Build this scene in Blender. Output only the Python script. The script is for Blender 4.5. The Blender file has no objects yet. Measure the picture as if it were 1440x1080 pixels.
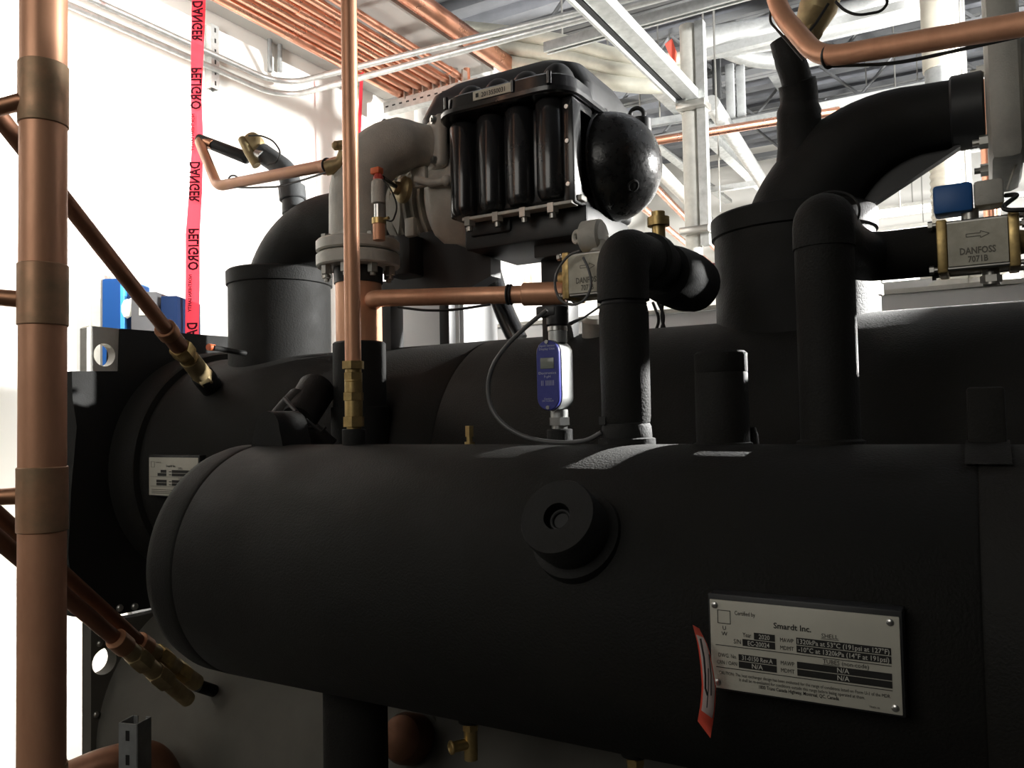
import bpy, bmesh, math, random
from mathutils import Vector, Matrix
random.seed(7)
V = Vector
PI = math.pi
COL = bpy.context.scene.collection

# ------------------------------------------------------------------ camera
CZ = 1.7
FPX = 1150.0
YAW, PITCH, ROLL = math.radians(59.7), math.radians(2.29), math.radians(1.15)
fwd0 = V((-math.cos(YAW), math.sin(YAW), 0))
rgt0 = V((math.sin(YAW), math.cos(YAW), 0))
cf = (fwd0 * math.cos(PITCH) + V((0, 0, 1)) * math.sin(PITCH)).normalized()
cu0 = rgt0.cross(cf).normalized()
cr = rgt0 * math.cos(ROLL) - cu0 * math.sin(ROLL)
cu = cu0 * math.cos(ROLL) + rgt0 * math.sin(ROLL)
EYE = V((0, 0, CZ))


def at(px, py, X=None, Y=None, Z=None, d=None):
    """a measured point of the photograph on a known plane of the room"""
    r = cf + cr * ((px - 720) / FPX) + cu * ((540 - py) / FPX)
    if X is not None: t = X / r.x
    elif Y is not None: t = Y / r.y
    elif Z is not None: t = (Z - CZ) / r.z
    else: t = d
    return EYE + r * t


cam_data = bpy.data.cameras.new('camera')
cam_data.sensor_width = 36
cam_data.lens = FPX / 1440 * 36
cam_data.clip_start = 0.02
cam = bpy.data.objects.new('camera', cam_data)
COL.objects.link(cam)
m3 = Matrix((cr, cu, -cf)).transposed()
cam.matrix_world = Matrix.Translation(EYE) @ m3.to_4x4()
bpy.context.scene.camera = cam


# ------------------------------------------------------------------ materials
def mat(name, base, rough=0.5, metal=0.0, var=None, vscale=8.0, bump=0.0, bscale=120.0, rvar=0.0, spec=None, coat=0.0,
        stretch=None, contrast=(0.35, 0.65)):
    m = bpy.data.materials.new(name)
    m.use_nodes = True
    nt = m.node_tree
    b = nt.nodes['Principled BSDF']
    b.inputs['Base Color'].default_value = (*base, 1)
    b.inputs['Roughness'].default_value = rough
    b.inputs['Metallic'].default_value = metal
    if spec is not None: b.inputs['Specular IOR Level'].default_value = spec
    if coat: b.inputs['Coat Weight'].default_value = coat; b.inputs['Coat Roughness'].default_value = 0.08
    tc = nt.nodes.new('ShaderNodeTexCoord')
    src = tc.outputs['Object']
    if stretch:
        mp = nt.nodes.new('ShaderNodeMapping'); mp.inputs['Scale'].default_value = stretch
        nt.links.new(src, mp.inputs['Vector']); src = mp.outputs['Vector']
    if var or rvar:
        n = nt.nodes.new('ShaderNodeTexNoise'); n.inputs['Scale'].default_value = vscale
        n.inputs['Detail'].default_value = 6; n.inputs['Roughness'].default_value = 0.62
        nt.links.new(src, n.inputs['Vector'])
        rp = nt.nodes.new('ShaderNodeMapRange')
        rp.inputs[1].default_value, rp.inputs[2].default_value = contrast
        nt.links.new(n.outputs['Fac'], rp.inputs[0])
        if var:
            mx = nt.nodes.new('ShaderNodeMix'); mx.data_type = 'RGBA'
            mx.inputs[6].default_value = (*base, 1); mx.inputs[7].default_value = (*var, 1)
            nt.links.new(rp.outputs[0], mx.inputs[0]); nt.links.new(mx.outputs[2], b.inputs['Base Color'])
        if rvar:
            r2 = nt.nodes.new('ShaderNodeMapRange')
            r2.inputs[3].default_value = rough; r2.inputs[4].default_value = rough + rvar
            nt.links.new(rp.outputs[0], r2.inputs[0]); nt.links.new(r2.outputs[0], b.inputs['Roughness'])
    if bump:
        n2 = nt.nodes.new('ShaderNodeTexNoise'); n2.inputs['Scale'].default_value = bscale
        n2.inputs['Detail'].default_value = 4
        nt.links.new(tc.outputs['Object'], n2.inputs['Vector'])
        bp = nt.nodes.new('ShaderNodeBump'); bp.inputs['Strength'].default_value = bump
        bp.inputs['Distance'].default_value = 0.004
        nt.links.new(n2.outputs['Fac'], bp.inputs['Height']); nt.links.new(bp.outputs[0], b.inputs['Normal'])
    return m


M = dict(
    rubber=mat('rubber_insulation', (.0078, .0078, .0069), .68, var=(.0122, .0115, .0097), vscale=4.5, bump=.35, bscale=260, rvar=.15, spec=.3),
    rubber_dark=mat('rubber_sleeve', (.0105, .0108, .0105), .62, var=(.014, .014, .013), vscale=9, bump=.25, bscale=200, rvar=.15, spec=.3),
    seam=mat('rubber_seam', (.005, .005, .005), .8),
    copper=mat('copper_tube', (.86, .46, .28), .36, .40, var=(.64, .32, .19), vscale=7, rvar=.16, stretch=(1, 1, .35)),
    copper_clean=mat('copper_clean', (.83, .43, .30), .24, 1, var=(.66, .30, .19), vscale=5, rvar=.12),
    copper_dull=mat('copper_tarnished', (.33, .16, .095), .38, .85, var=(.42, .23, .13), vscale=14, rvar=.2),
    copper_brown=mat('copper_browned', (.20, .095, .055), .42, .6, var=(.28, .13, .075), vscale=12, rvar=.2),
    coupling=mat('copper_coupling', (.62, .34, .20), .36, .45, var=(.36, .25, .15), vscale=11, rvar=.22),
    brass=mat('brass', (.62, .45, .19), .34, .9, var=(.42, .31, .14), vscale=30, rvar=.2),
    brass_dull=mat('brass_dull', (.48, .38, .20), .45, .55, var=(.34, .26, .14), vscale=25, rvar=.15),
    galv=mat('galvanised_steel', (.58, .59, .58), .38, .75, var=(.44, .45, .44), vscale=22, rvar=.15),
    galv_dull=mat('galvanised_dull', (.36, .37, .37), .5, .55, var=(.25, .26, .26), vscale=10, rvar=.2),
    deck=mat('steel_deck', (.25, .26, .29), .45, .1, var=(.19, .20, .22), vscale=3, rvar=.15),
    bar_joist=mat('primer_grey_joist', (.16, .165, .17), .5, .3),
    duct=mat('beige_conduit', (.58, .57, .49), .42, .3, var=(.45, .44, .37), vscale=6, rvar=.15),
    duct_wrap=mat('beige_jacket', (.52, .49, .41), .6, 0, var=(.42, .39, .33), vscale=6),
    cast=mat('grey_cast_metal', (.52, .51, .46), .55, .05, var=(.43, .42, .38), vscale=18, bump=.3, bscale=300),
    cast_light=mat('pale_cast_metal', (.58, .57, .52), .5, .1, var=(.48, .47, .43), vscale=18),
    gloss=mat('glossy_black_plastic', (.016, .016, .017), .22, 0, coat=.4, rvar=.06, vscale=5),
    black=mat('satin_black_plastic', (.014, .0145, .015), .38, 0, var=(.022, .022, .023), vscale=10, rvar=.12),
    dome=mat('pitted_black_dome', (.010, .010, .0105), .24, 0, var=(.016, .016, .016), vscale=60, bump=.25, bscale=90, rvar=.12),
    black_steel=mat('black_painted_steel', (.013, .014, .015), .48, 0, var=(.019, .02, .021), vscale=7),
    grey_paint=mat('grey_painted_steel', (.135, .128, .108), .65, 0, var=(.105, .10, .085), vscale=3.2, rvar=.1),
    grey_panel=mat('grey_cabinet_paint', (.60, .60, .60), .5, 0, var=(.55, .555, .56), vscale=3),
    steel=mat('bright_steel', (.62, .62, .60), .28, .95),
    zinc=mat('zinc_bolt', (.42, .41, .38), .35, .85),
    white=mat('white_wall_paint', (.86, .845, .80), .7, 0, var=(.83, .815, .77), vscale=1.5),
    soffit=mat('grey_soffit', (.40, .385, .36), .7, 0, var=(.36, .35, .33), vscale=2),
    dark_wall=mat('grey_block_wall', (.07, .067, .06), .85),
    concrete=mat('concrete_floor', (.12, .118, .11), .7, 0, var=(.08, .078, .07), vscale=2.5),
    plate=mat('name_plate_steel', (.53, .515, .44), .42, 0, var=(.49, .475, .41), vscale=14),
    ink=mat('black_ink', (.012, .012, .011), .5),
    pale_ink=mat('pale_lettering', (.55, .54, .49), .5),
    tag_white=mat('tag_paper', (.88, .72, .68), .6),
    tag_red=mat('fluorescent_red', (1.0, .13, .08), .5),
    tape_ink=mat('tape_lettering', (.02, .004, .006), .95, spec=.0),
    blue=mat('blue_label', (.045, .05, .27), .35, var=(.06, .07, .32), vscale=40),
    blue_text=mat('label_white_print', (.45, .47, .62), .5),
    lcd=mat('display_glass', (.25, .27, .24), .2),
    blue_paint=mat('blue_paint', (.008, .055, .20), .6, spec=.1),
    navy=mat('navy_panel', (.006, .018, .06), .7, spec=.1),
    actuator=mat('blue_coil', (.02, .12, .38), .45),
    sticker=mat('white_sticker', (.60, .575, .48), .55, 0, var=(.50, .475, .38), vscale=45),
    orange=mat('orange_cap', (.75, .16, .05), .45),
    red=mat('red_cap', (.5, .05, .03), .45),
    cable=mat('grey_cable', (.11, .11, .11), .35, 0),
    black_cable=mat('black_cable', (.012, .012, .012), .45),
    bag=mat('cloudy_plastic_bag', (.75, .74, .66), .45),
    lit_rubber=mat('lit_rubber', (.085, .09, .095), .6, 0, var=(.065, .07, .072), vscale=9, bump=.2, bscale=200),  # lighter rubber: flood light on the left branch put into its colour
    carton=mat('grey_carton', (.10, .10, .105), .7, spec=.1),
    faded=mat('faded_tape', (.22, .12, .115), .6),
    rust=mat('rust_stain', (.60, .40, .20), .8),
)


def tape_material():
    m = bpy.data.materials.new('red_barrier_tape'); m.use_nodes = True
    nt = m.node_tree; nt.nodes.clear()
    o = nt.nodes.new('ShaderNodeOutputMaterial')
    d = nt.nodes.new('ShaderNodeBsdfDiffuse'); d.inputs[0].default_value = (.80, .10, .14, 1)
    t = nt.nodes.new('ShaderNodeBsdfTranslucent'); t.inputs[0].default_value = (.85, .16, .20, 1)
    tr = nt.nodes.new('ShaderNodeBsdfTransparent'); tr.inputs[0].default_value = (1, .30, .36, 1)
    a = nt.nodes.new('ShaderNodeMixShader'); a.inputs[0].default_value = .5
    b = nt.nodes.new('ShaderNodeMixShader'); b.inputs[0].default_value = .5
    nt.links.new(d.outputs[0], a.inputs[1]); nt.links.new(t.outputs[0], a.inputs[2])
    nt.links.new(a.outputs[0], b.inputs[1]); nt.links.new(tr.outputs[0], b.inputs[2])
    nt.links.new(b.outputs[0], o.inputs[0])
    return m


M['tape'] = tape_material()


def emit(name, col, s):
    m = bpy.data.materials.new(name); m.use_nodes = True
    b = m.node_tree.nodes['Principled BSDF']
    b.inputs['Base Color'].default_value = (*col, 1)
    b.inputs['Emission Color'].default_value = (*col, 1); b.inputs['Emission Strength'].default_value = s
    return m


M['daylight'] = emit('window_daylight', (1, .99, .95), 5.0)
M['lamp'] = emit('lamp_tube', (1, .98, .93), 9.0)


# ------------------------------------------------------------------ mesh builder
def frame(axis, hint=None):
    w = V(axis).normalized()
    h = V(hint) if hint is not None else (V((0, 0, 1)) if abs(w.z) < .9 else V((1, 0, 0)))
    u = (h - w * h.dot(w)).normalized()
    return u, w.cross(u), w


class MB:
    def __init__(self): self.bm = bmesh.new()

    def rings(self, rings, cap0=True, cap1=True, closed=False):
        bm = self.bm
        vs = [[bm.verts.new(p) for p in r] for r in rings]
        n = len(vs[0]); cnt = len(vs)
        for i in range(cnt - 1 + (1 if closed else 0)):
            a, b = vs[i], vs[(i + 1) % cnt]
            for k in range(n):
                try: bm.faces.new((a[k], a[(k + 1) % n], b[(k + 1) % n], b[k]))
                except ValueError: pass
        if not closed:
            if cap0: bm.faces.new(vs[0][::-1])
            if cap1: bm.faces.new(vs[-1])
        return self

    def lathe(self, prof, o, axis, seg=40, cap=True, hint=None):
        """prof: (distance along axis, radius)"""
        u, v, w = frame(axis, hint); o = V(o)
        R = []
        for t, r in prof:
            r = max(r, 1e-4)
            R.append([o + w * t + (u * math.cos(2 * PI * k / seg) + v * math.sin(2 * PI * k / seg)) * r for k in range(seg)])
        return self.rings(R, cap, cap)

    def cyl(self, a, b, r, r2=None, seg=24, bev=0.0, hint=None):
        a, b = V(a), V(b); L = (b - a).length; r2 = r if r2 is None else r2
        if bev: pr = [(0, r - bev), (bev, r), (L - bev, r2), (L, r2 - bev)]
        else: pr = [(0, r), (L, r2)]
        return self.lathe(pr, a, b - a, seg, hint=hint)

    def hexa(self, a, b, r):
        return self.cyl(a, b, r, seg=6)

    def tube(self, pts, r, seg=20, bend=None, caps=True, steps=8):
        pts = [V(p) for p in pts]
        rad = r if isinstance(r, (list, tuple)) else [r] * len(pts)
        path = [(pts[0], rad[0])]
        for i in range(1, len(pts) - 1):
            p, a, b = pts[i], pts[i - 1], pts[i + 1]
            if bend:
                da, db = (a - p), (b - p)
                k = min(bend, da.length * .49, db.length * .49)
                s, e = p + da.normalized() * k, p + db.normalized() * k
                for j in range(steps + 1):
                    t = j / steps
                    path.append(((1 - t) ** 2 * s + 2 * t * (1 - t) * p + t * t * e, rad[i]))
            else: path.append((p, rad[i]))
        path.append((pts[-1], rad[-1]))
        P = [q[0] for q in path]
        tan = []
        for i in range(len(P)):
            a = P[max(i - 1, 0)]; b = P[min(i + 1, len(P) - 1)]
            tan.append((b - a).normalized())
        u, v, w = frame(tan[0]); R = []
        for i, p in enumerate(P):
            if i:
                q = tan[i - 1].rotation_difference(tan[i]); u = q @ u; v = q @ v
            rr = path[i][1]
            R.append([p + (u * math.cos(2 * PI * k / seg) + v * math.sin(2 * PI * k / seg)) * rr for k in range(seg)])
        return self.rings(R, caps, caps)

    def box(self, c, s, rot=None, bev=0.0, seg=2):
        bm = self.bm; c = V(c)
        Rm = rot.to_3x3() if rot is not None else Matrix.Identity(3)
        vs = [bm.verts.new(c + Rm @ V((x * s[0] / 2, y * s[1] / 2, z * s[2] / 2))) for x in (-1, 1) for y in (-1, 1) for z in (-1, 1)]
        fs = [bm.faces.new([vs[i] for i in f]) for f in ((0, 1, 3, 2), (4, 6, 7, 5), (0, 4, 5, 1), (2, 3, 7, 6), (0, 2, 6, 4), (1, 5, 7, 3))]
        if bev:
            es = list({e for f in fs for e in f.edges})
            bmesh.ops.bevel(bm, geom=es, offset=bev, segments=seg, affect='EDGES', profile=.5)
        return self

    def bar(self, a, b, w, h, bev=0.0, hint=None):
        a, b = V(a), V(b)
        u, v, ww = frame(b - a, hint)
        rot = Matrix((v, u, ww)).transposed()
        return self.box((a + b) / 2, (w, h, (b - a).length), rot, bev)

    def prism(self, outer, n, th, holes=(), bev=0.0):
        """outer: 3D points of a planar outline; thickness th along n"""
        bm = bmesh.new(); es = []
        for loop in [outer] + list(holes):
            vs = [bm.verts.new(V(p)) for p in loop]
            es += [bm.edges.new((vs[i], vs[(i + 1) % len(vs)])) for i in range(len(vs))]
        bmesh.ops.triangle_fill(bm, use_beauty=True, use_dissolve=False, edges=es, normal=V(n))
        r = bmesh.ops.extrude_face_region(bm, geom=bm.faces[:])
        nv = [g for g in r['geom'] if isinstance(g, bmesh.types.BMVert)]
        bmesh.ops.translate(bm, verts=nv, vec=V(n).normalized() * th)
        me = bpy.data.meshes.new('t'); bm.to_mesh(me); bm.free()
        self.bm.from_mesh(me); bpy.data.meshes.remove(me)
        return self

    def ball(self, c, r, sc=(1, 1, 1), seg=20, rot=None):
        mt = Matrix.Translation(V(c)) @ (rot.to_4x4() if rot is not None else Matrix.Identity(4)) @ Matrix.Diagonal((*sc, 1))
        bmesh.ops.create_uvsphere(self.bm, u_segments=seg, v_segments=seg // 2, radius=r, matrix=mt)
        return self

    def torus(self, c, axis, R, r, seg=28, s2=10):
        u, v, w = frame(axis); c = V(c); ring = []
        for i in range(seg):
            a = 2 * PI * i / seg; d = u * math.cos(a) + v * math.sin(a)
            ring.append([c + d * (R + r * math.cos(2 * PI * k / s2)) + w * r * math.sin(2 * PI * k / s2) for k in range(s2)])
        return self.rings(ring, closed=True)

    def text(self, s, o, u, v, h, width=None, align='l', bold=0.0, lift=.0004, n=None):
        cu_ = bpy.data.curves.new('t', 'FONT'); cu_.body = s; cu_.size = 1; cu_.offset = bold; cu_.resolution_u = 2
        ob = bpy.data.objects.new('t', cu_)
        me = bpy.data.meshes.new_from_object(ob)
        if len(me.vertices):
            xs = [p.co.x for p in me.vertices]; x0, x1 = min(xs), max(xs)
            k = h / .7
            kx = (width / (x1 - x0)) if width else k
            wd = kx * (x1 - x0); off = {'l': 0, 'c': -wd / 2, 'r': -wd}[align]
            u, v, o = V(u), V(v), V(o); n = V(n) if n is not None else u.cross(v)
            for p in me.vertices:
                p.co = o + u * ((p.co.x - x0) * kx + off) + v * (p.co.y * k) + n * lift
            self.bm.from_mesh(me)
        bpy.data.meshes.remove(me); bpy.data.objects.remove(ob); bpy.data.curves.remove(cu_)
        return self

    def build(self, name, material, parent=None, smooth=35, keep=False):
        bm = self.bm
        bmesh.ops.remove_doubles(bm, verts=bm.verts, dist=1e-6)
        if not keep: bmesh.ops.recalc_face_normals(bm, faces=bm.faces)
        if parent is None:
            mn = V((min(v.co.x for v in bm.verts), min(v.co.y for v in bm.verts), min(v.co.z for v in bm.verts)))
            mx = V((max(v.co.x for v in bm.verts), max(v.co.y for v in bm.verts), max(v.co.z for v in bm.verts)))
            loc = V(((mn.x + mx.x) / 2, (mn.y + mx.y) / 2, mn.z)); W = loc
        else:
            W = WORLD[parent.name]; loc = V((0, 0, 0))
        bmesh.ops.translate(bm, verts=bm.verts, vec=-W)
        me = bpy.data.meshes.new(name); bm.to_mesh(me); bm.free()
        for p in me.polygons: p.use_smooth = True
        me.set_sharp_from_angle(angle=math.radians(smooth))
        me.materials.append(M[material] if isinstance(material, str) else material)
        o = bpy.data.objects.new(name, me); COL.objects.link(o)
        o.location = loc; o.parent = parent
        WORLD[o.name] = W
        return o


WORLD = {}


def thing(name, label, cat, loc, group=None):
    o = bpy.data.objects.new(name, None); o.empty_display_size = .05
    COL.objects.link(o); o.location = V(loc); WORLD[o.name] = V(loc)
    return tag(o, label, cat, group)


def tag(o, label, cat, group=None, kind=None):
    o['label'] = label; o['category'] = cat
    if group: o['group'] = group
    if kind: o['kind'] = kind
    return o


def struct(name, mb, m, parent=None, smooth=35):
    o = mb.build(name, m, parent, smooth)
    if parent is None: o['kind'] = 'structure'
    return o


def circ(c, u, v, r, n=24):
    return [V(c) + V(u) * r * math.cos(2 * PI * k / n) + V(v) * r * math.sin(2 * PI * k / n) for k in range(n)]


XA, YA, ZA = V((1, 0, 0)), V((0, 1, 0)), V((0, 0, 1))

# ------------------------------------------------------------------ room
WX, EX, SY, NY, CH = -3.6, 6.5, -4.0, 9.5, 4.75
struct('floor', MB().box(((WX + EX) / 2, (SY + NY) / 2, -.05), (EX - WX + .2, NY - SY + .2, .1)), 'concrete')
struct('wall_left', MB().box((WX - .06, (SY + NY) / 2, CH / 2), (.12, NY - SY, CH)), 'white')
struct('wall_right', MB().box((EX + .06, (SY + NY) / 2, CH / 2), (.12, NY - SY, CH)), 'dark_wall')
struct('wall_near', MB().box(((WX + EX) / 2, SY - .06, CH / 2), (EX - WX + .24, .12, CH)), 'dark_wall')
# back wall with window openings
wins = [(-2.6, -1.35), (-1.0, .25), (.6, 1.85), (2.2, 3.45)]
wz0, wz1 = 2.0, 3.45
wm = MB()
xs = [WX - .12] + [q for w in wins for q in w] + [EX + .12]
wm.box(((WX + EX) / 2, NY + .06, wz0 / 2), (EX - WX + .24, .12, wz0))
wm.box(((WX + EX) / 2, NY + .06, (wz1 + CH) / 2), (EX - WX + .24, .12, CH - wz1))
for i in range(0, len(xs), 2):
    wm.box(((xs[i] + xs[i + 1]) / 2, NY + .06, (wz0 + wz1) / 2), (xs[i + 1] - xs[i], .12, wz1 - wz0))
struct('wall_back', wm, 'white')
for i, (a, b) in enumerate(wins):
    f = MB()
    for x in (a + .025, (a + b) / 2, b - .025): f.box((x, NY + .04, (wz0 + wz1) / 2), (.05, .06, wz1 - wz0))
    for z in (wz0 + .025, wz1 - .025): f.box(((a + b) / 2, NY + .04, z), (b - a, .06, .05))
    w = struct('window_%d' % (i + 1), f, 'galv_dull')
    MB().box(((a + b) / 2, NY + .08, (wz0 + wz1) / 2), (b - a, .01, wz1 - wz0)).build('window_pane', 'daylight', w)
# fluted steel deck: flutes run along X
prof = []
y = SY; pitch = .30; dz = .075
while y < NY:
    prof += [(y, CH), (y + .13, CH), (y + .16, CH + dz), (y + .27, CH + dz)]
    y += pitch
prof.append((y, CH))
dm = MB(); bm = dm.bm
ra = [bm.verts.new((WX, p[0], p[1])) for p in prof]; rb = [bm.verts.new((EX, p[0], p[1])) for p in prof]
rc = [bm.verts.new((WX, p[0], p[1] + .02)) for p in prof]; rd = [bm.verts.new((EX, p[0], p[1] + .02)) for p in prof]
for i in range(len(prof) - 1):
    bm.faces.new((ra[i], ra[i + 1], rb[i + 1], rb[i])); bm.faces.new((rc[i], rd[i], rd[i + 1], rc[i + 1]))
struct('ceiling', dm, 'deck', smooth=20)
# lowered soffit beside the left wall
struct('trim_1', MB().box((-3.14, (SY + 4.45) / 2, 3.985), (.90, 4.45 - SY, .09)), 'soffit')
struct('trim_2', MB().box((WX + .10, 4.75, 1.95), (.20, .42, 3.9)), 'white')

# ------------------------------------------------------------------ steel above
for k, y in enumerate((1.9, 3.1, 4.75, 6.15, 7.1, 8.2)):
    m = MB()
    for z in (CH - .05, CH - .52):
        m.box((1.9, y - .03, z), (9.0, .045, .045)); m.box((1.9, y + .03, z), (9.0, .045, .045))
    x = -2.5; up = True
    while x < 6.2:
        m.cyl((x, y, CH - .50 if up else CH - .06), (x + .42, y, CH - .06 if up else CH - .50), .013, seg=8)
        x += .42; up = not up
    tag(m.build('bar_joist', 'bar_joist'), 'open web steel joist spanning under the fluted ceiling deck', 'joist', 'bar joists under the deck')


def ibeam(a, b, w, h, t=.012):
    a, b = V(a), V(b); m = MB()
    m.bar(a + ZA * (h / 2), b + ZA * (h / 2), w, t); m.bar(a - ZA * (h / 2), b - ZA * (h / 2), w, t); m.bar(a, b, t, h)
    return m


p = at(1010, 200, Z=4.0)
tag(ibeam((p.x, 5.0, 4.0), (p.x, 9.2, 4.0), .09, .12).build('steel_beam', 'galv'), 'long galvanised beam slanting away behind the strut post', 'beam')
p = at(1130, 150, Z=4.45)
tag(ibeam((p.x, 6.0, 4.45), (p.x, 9.2, 4.45), .14, .16).build('steel_beam', 'galv_dull'), 'dull grey beam behind the black branch with the top right valve', 'beam')
p = at(905, 190, Z=4.05)
tag(MB().box((p.x, 7.1, 4.05), (.08, 3.9, .04), bev=.004).build('cable_tray', 'galv'), 'pale flat tray running away above the black dome', 'tray')


def strut(a, b, w=.041, hint=None, label='', mat_='galv', cat='strut', group=None):
    """slotted channel: open U profile with lips"""
    a, b = V(a), V(b); m = MB(); u, v, ww = frame(b - a, hint)
    t = .003
    m.bar(a + u * (w / 2), b + u * (w / 2), w, t, hint=u)
    m.bar(a + v * (w / 2), b + v * (w / 2), t, w, hint=u)
    m.bar(a - v * (w / 2), b - v * (w / 2), t, w, hint=u)
    for s in (-1, 1): m.bar(a - u * (w / 2) + v * s * w * .36, b - u * (w / 2) + v * s * w * .36, w * .26, t, hint=u)
    o = m.build('strut_channel', mat_); tag(o, label, cat, group)
    L = (b - a).length; n = int(L / .055); s = MB()
    for i in range(min(n, 60)):
        c = a + (b - a) * ((i + .5) / min(n, 60)) + u * (w / 2 + t * .7)
        s.bar(c - ww * .012, c + ww * .012, .010, .0012, hint=u)
    s.build('slots', 'ink', o)
    return o


# wide bright tray along Y, above centre right
q = at(965, 130, Z=3.32)
tr = thing('double_channel', 'bright double channel coming overhead from top centre to the strut post', 'channel', (q.x, 2.0, 3.32))
MB().box((q.x + .012, 2.9, 3.32), (.075, 2.6, .05), bev=.004).build('upper_channel', 'galv', tr)
MB().box((q.x - .042, 2.9, 3.305), (.022, 2.6, .022)).build('channel_slot', 'seam', tr)
MB().box((q.x - .058, 2.9, 3.30), (.012, 2.6, .05)).build('channel_lip', 'galv', tr)
c = at(957, 77, X=q.x - .04)
MB().box((c.x, c.y, 3.285), (.06, .07, .02)).cyl((c.x, c.y, 3.24), (c.x, c.y, 3.3), .012, seg=10).build('clamp', 'steel', tr)

# vertical post at centre right
pc = at(975, 200, d=4.2)
post = thing('strut_post', 'pale vertical post of channel and round tube right of the black dome', 'post', (pc.x, pc.y, 0))
MB().cyl((pc.x - .012, pc.y, 0), (pc.x - .012, pc.y, 3.70), .043, seg=24).build('tube', 'cast_light', post)
m = MB(); m.box((pc.x + .058, pc.y - .02, 3.12), (.044, .05, 1.15)); m.build('channel', 'galv', post)
for z in (2.62, 2.32, 3.26): MB().box((pc.x + .015, pc.y - .03, z), (.15, .12, .035), bev=.004).build('clamp', 'zinc', post)
MB().cyl((pc.x - .012, pc.y, 2.12), (pc.x - .012, pc.y, 2.26), .050, seg=20).build('collar', 'brass_dull', post)

a = at(920, 45, d=4.1); b = at(1100, 5, d=4.1)
strut(V((-2.0, a.y, 3.68)), V((1.6, a.y, 3.68)), .05, label='long horizontal channel crossing above the pale post')
strut(at(905, 175, Z=3.9), at(1000, 160, Z=3.9), .05, label='short grey channel crossing behind the pale post near its clamp', mat_='galv_dull')

# ------------------------------------------------------------------ overhead pipes and conduits
rack_z = 3.84
xs = [-3.27, -3.185, -3.11, -3.03, -2.965, -2.895, -2.80]
names = ['leftmost bright copper line on the ceiling rack, next to the soffit edge', 'second copper line from the left on the ceiling rack',
         'third copper line from the left on the ceiling rack', 'middle one of the seven copper lines on the ceiling rack',
         'fifth copper line from the left on the ceiling rack', 'sixth copper line from the left on the ceiling rack',
         'rightmost of the seven copper lines on the ceiling rack']
rr = [.036, .024, .024, .026, .022, .024, .022]
for i, x in enumerate(xs):
    r = rr[i]
    t = thing('copper_line', names[i], 'pipe', (x, .3, rack_z), 'copper lines racked under the soffit')
    MB().tube([(x, .2, rack_z), (x, 4.22, rack_z), (x, 4.30, rack_z), (x, 4.30, rack_z + .08)], r, 16, bend=.03).build('tube', 'copper_clean', t)
    yy = 2.0 + .35 * i
    MB().cyl((x, yy, rack_z), (x, yy + .07, rack_z), r + .004, seg=16, bev=.001).build('coupling', 'copper_clean', t)
    MB().box((x + r + .012, 4.22, rack_z - .005), (.012, .05, r * 2 + .03)).build('clamp', 'zinc', t)
strut((-3.40, 4.24, 3.765), (-2.66, 4.24, 3.765), .07, hint=(0, -1, 0), label='slotted channel carrying the ends of the copper rack')
p = at(655, 50, Z=3.98)
bp_ = MB().cyl((p.x, 1.6, 3.98), (p.x, 5.4, 3.98), .058, seg=24)
tag(bp_.build('copper_main', 'copper_clean'), 'thick pinkish copper pipe passing above the compressor lid', 'pipe')

# twin conduits: along the left wall, bending right and running across
for k in range(2):
    z = 3.68 - .075 * k
    oy = 17 * k
    far = at(852, 8 + 10 * k, Z=z); cor = at(398, 112 + oy * .6, X=WX + .06)
    far2 = far + (far - V((cor.x, cor.y, z))) * .35
    m = MB().tube([(WX + .06, .1, z), (WX + .06, cor.y - .12, z), (WX + .16, cor.y, z), far, far2], .017, 14, bend=.25)
    tag(m.build('conduit', 'galv'), ['upper one of the twin steel conduits bending off the left wall', 'lower one of the twin steel conduits bending off the left wall'][k], 'conduit', 'twin conduits')
# short strut clips behind conduits
pp = at(299, 85, X=WX + .03)
strut((WX + .025, pp.y, pp.z - .16), (WX + .025, pp.y, pp.z + .19), .05, hint=(1, 0, 0), label='short slotted wall channel holding the twin conduits beside the red tape', mat_='galv')
# conduits rising from the twin run on the wall
for k in (0, 1):
    a = at(383 + 14 * k, 95, X=WX + .05)
    tag(MB().cyl((WX + .03, a.y, a.z - .02), (WX + .03, a.y, 3.94), .014, seg=12).build('conduit', 'galv_dull'),
        ['left one of the two short risers above the conduit bend', 'right one of the two short risers above the conduit bend'][k], 'conduit', 'short conduit risers')

# three large curved conduits
for k in range(3):
    o = 21 * k
    pts = [at(640, 38 + o * .8, d=5.75), at(700, 44 + o, d=5.4), at(790, 58 + o, d=5.0), at(870, 80 + o * .9, d=4.75), at(915, 88 + o * .8, d=4.7), at(962, 84 + o * .8, d=4.7)]
    tag(MB().tube(pts, .046, 18, bend=.35).build('large_conduit', 'duct'),
        ['highest of the three thick beige conduits sweeping above the compressor', 'middle one of the three thick beige conduits sweeping above the compressor', 'lowest of the three thick beige conduits sweeping above the compressor'][k],
        'conduit', 'thick beige conduits')
# round duct to the right of the post and curved branch
tag(MB().tube([at(988, 62, d=5.2), at(1130, 40, d=5.0), at(1330, -5, d=4.9)], .10, 28).build('round_duct', 'galv'), 'round bright duct running behind the top right copper pipe', 'duct')
tag(MB().tube([at(1000, 60, d=5.6), at(1045, 82, d=5.6), at(1110, 88, d=5.6), at(1200, 70, d=5.6), at(1330, 45, d=5.6)], .055, 20, bend=.2).build('curved_conduit', 'galv'), 'curved galvanised conduit under the round duct', 'conduit')
tag(MB().tube([at(740, 10, d=6.5), at(880, 62, d=6.5)], .022, 12).build('copper_line', 'copper_dull'), 'distant copper line above the thick beige conduits', 'pipe')

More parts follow.
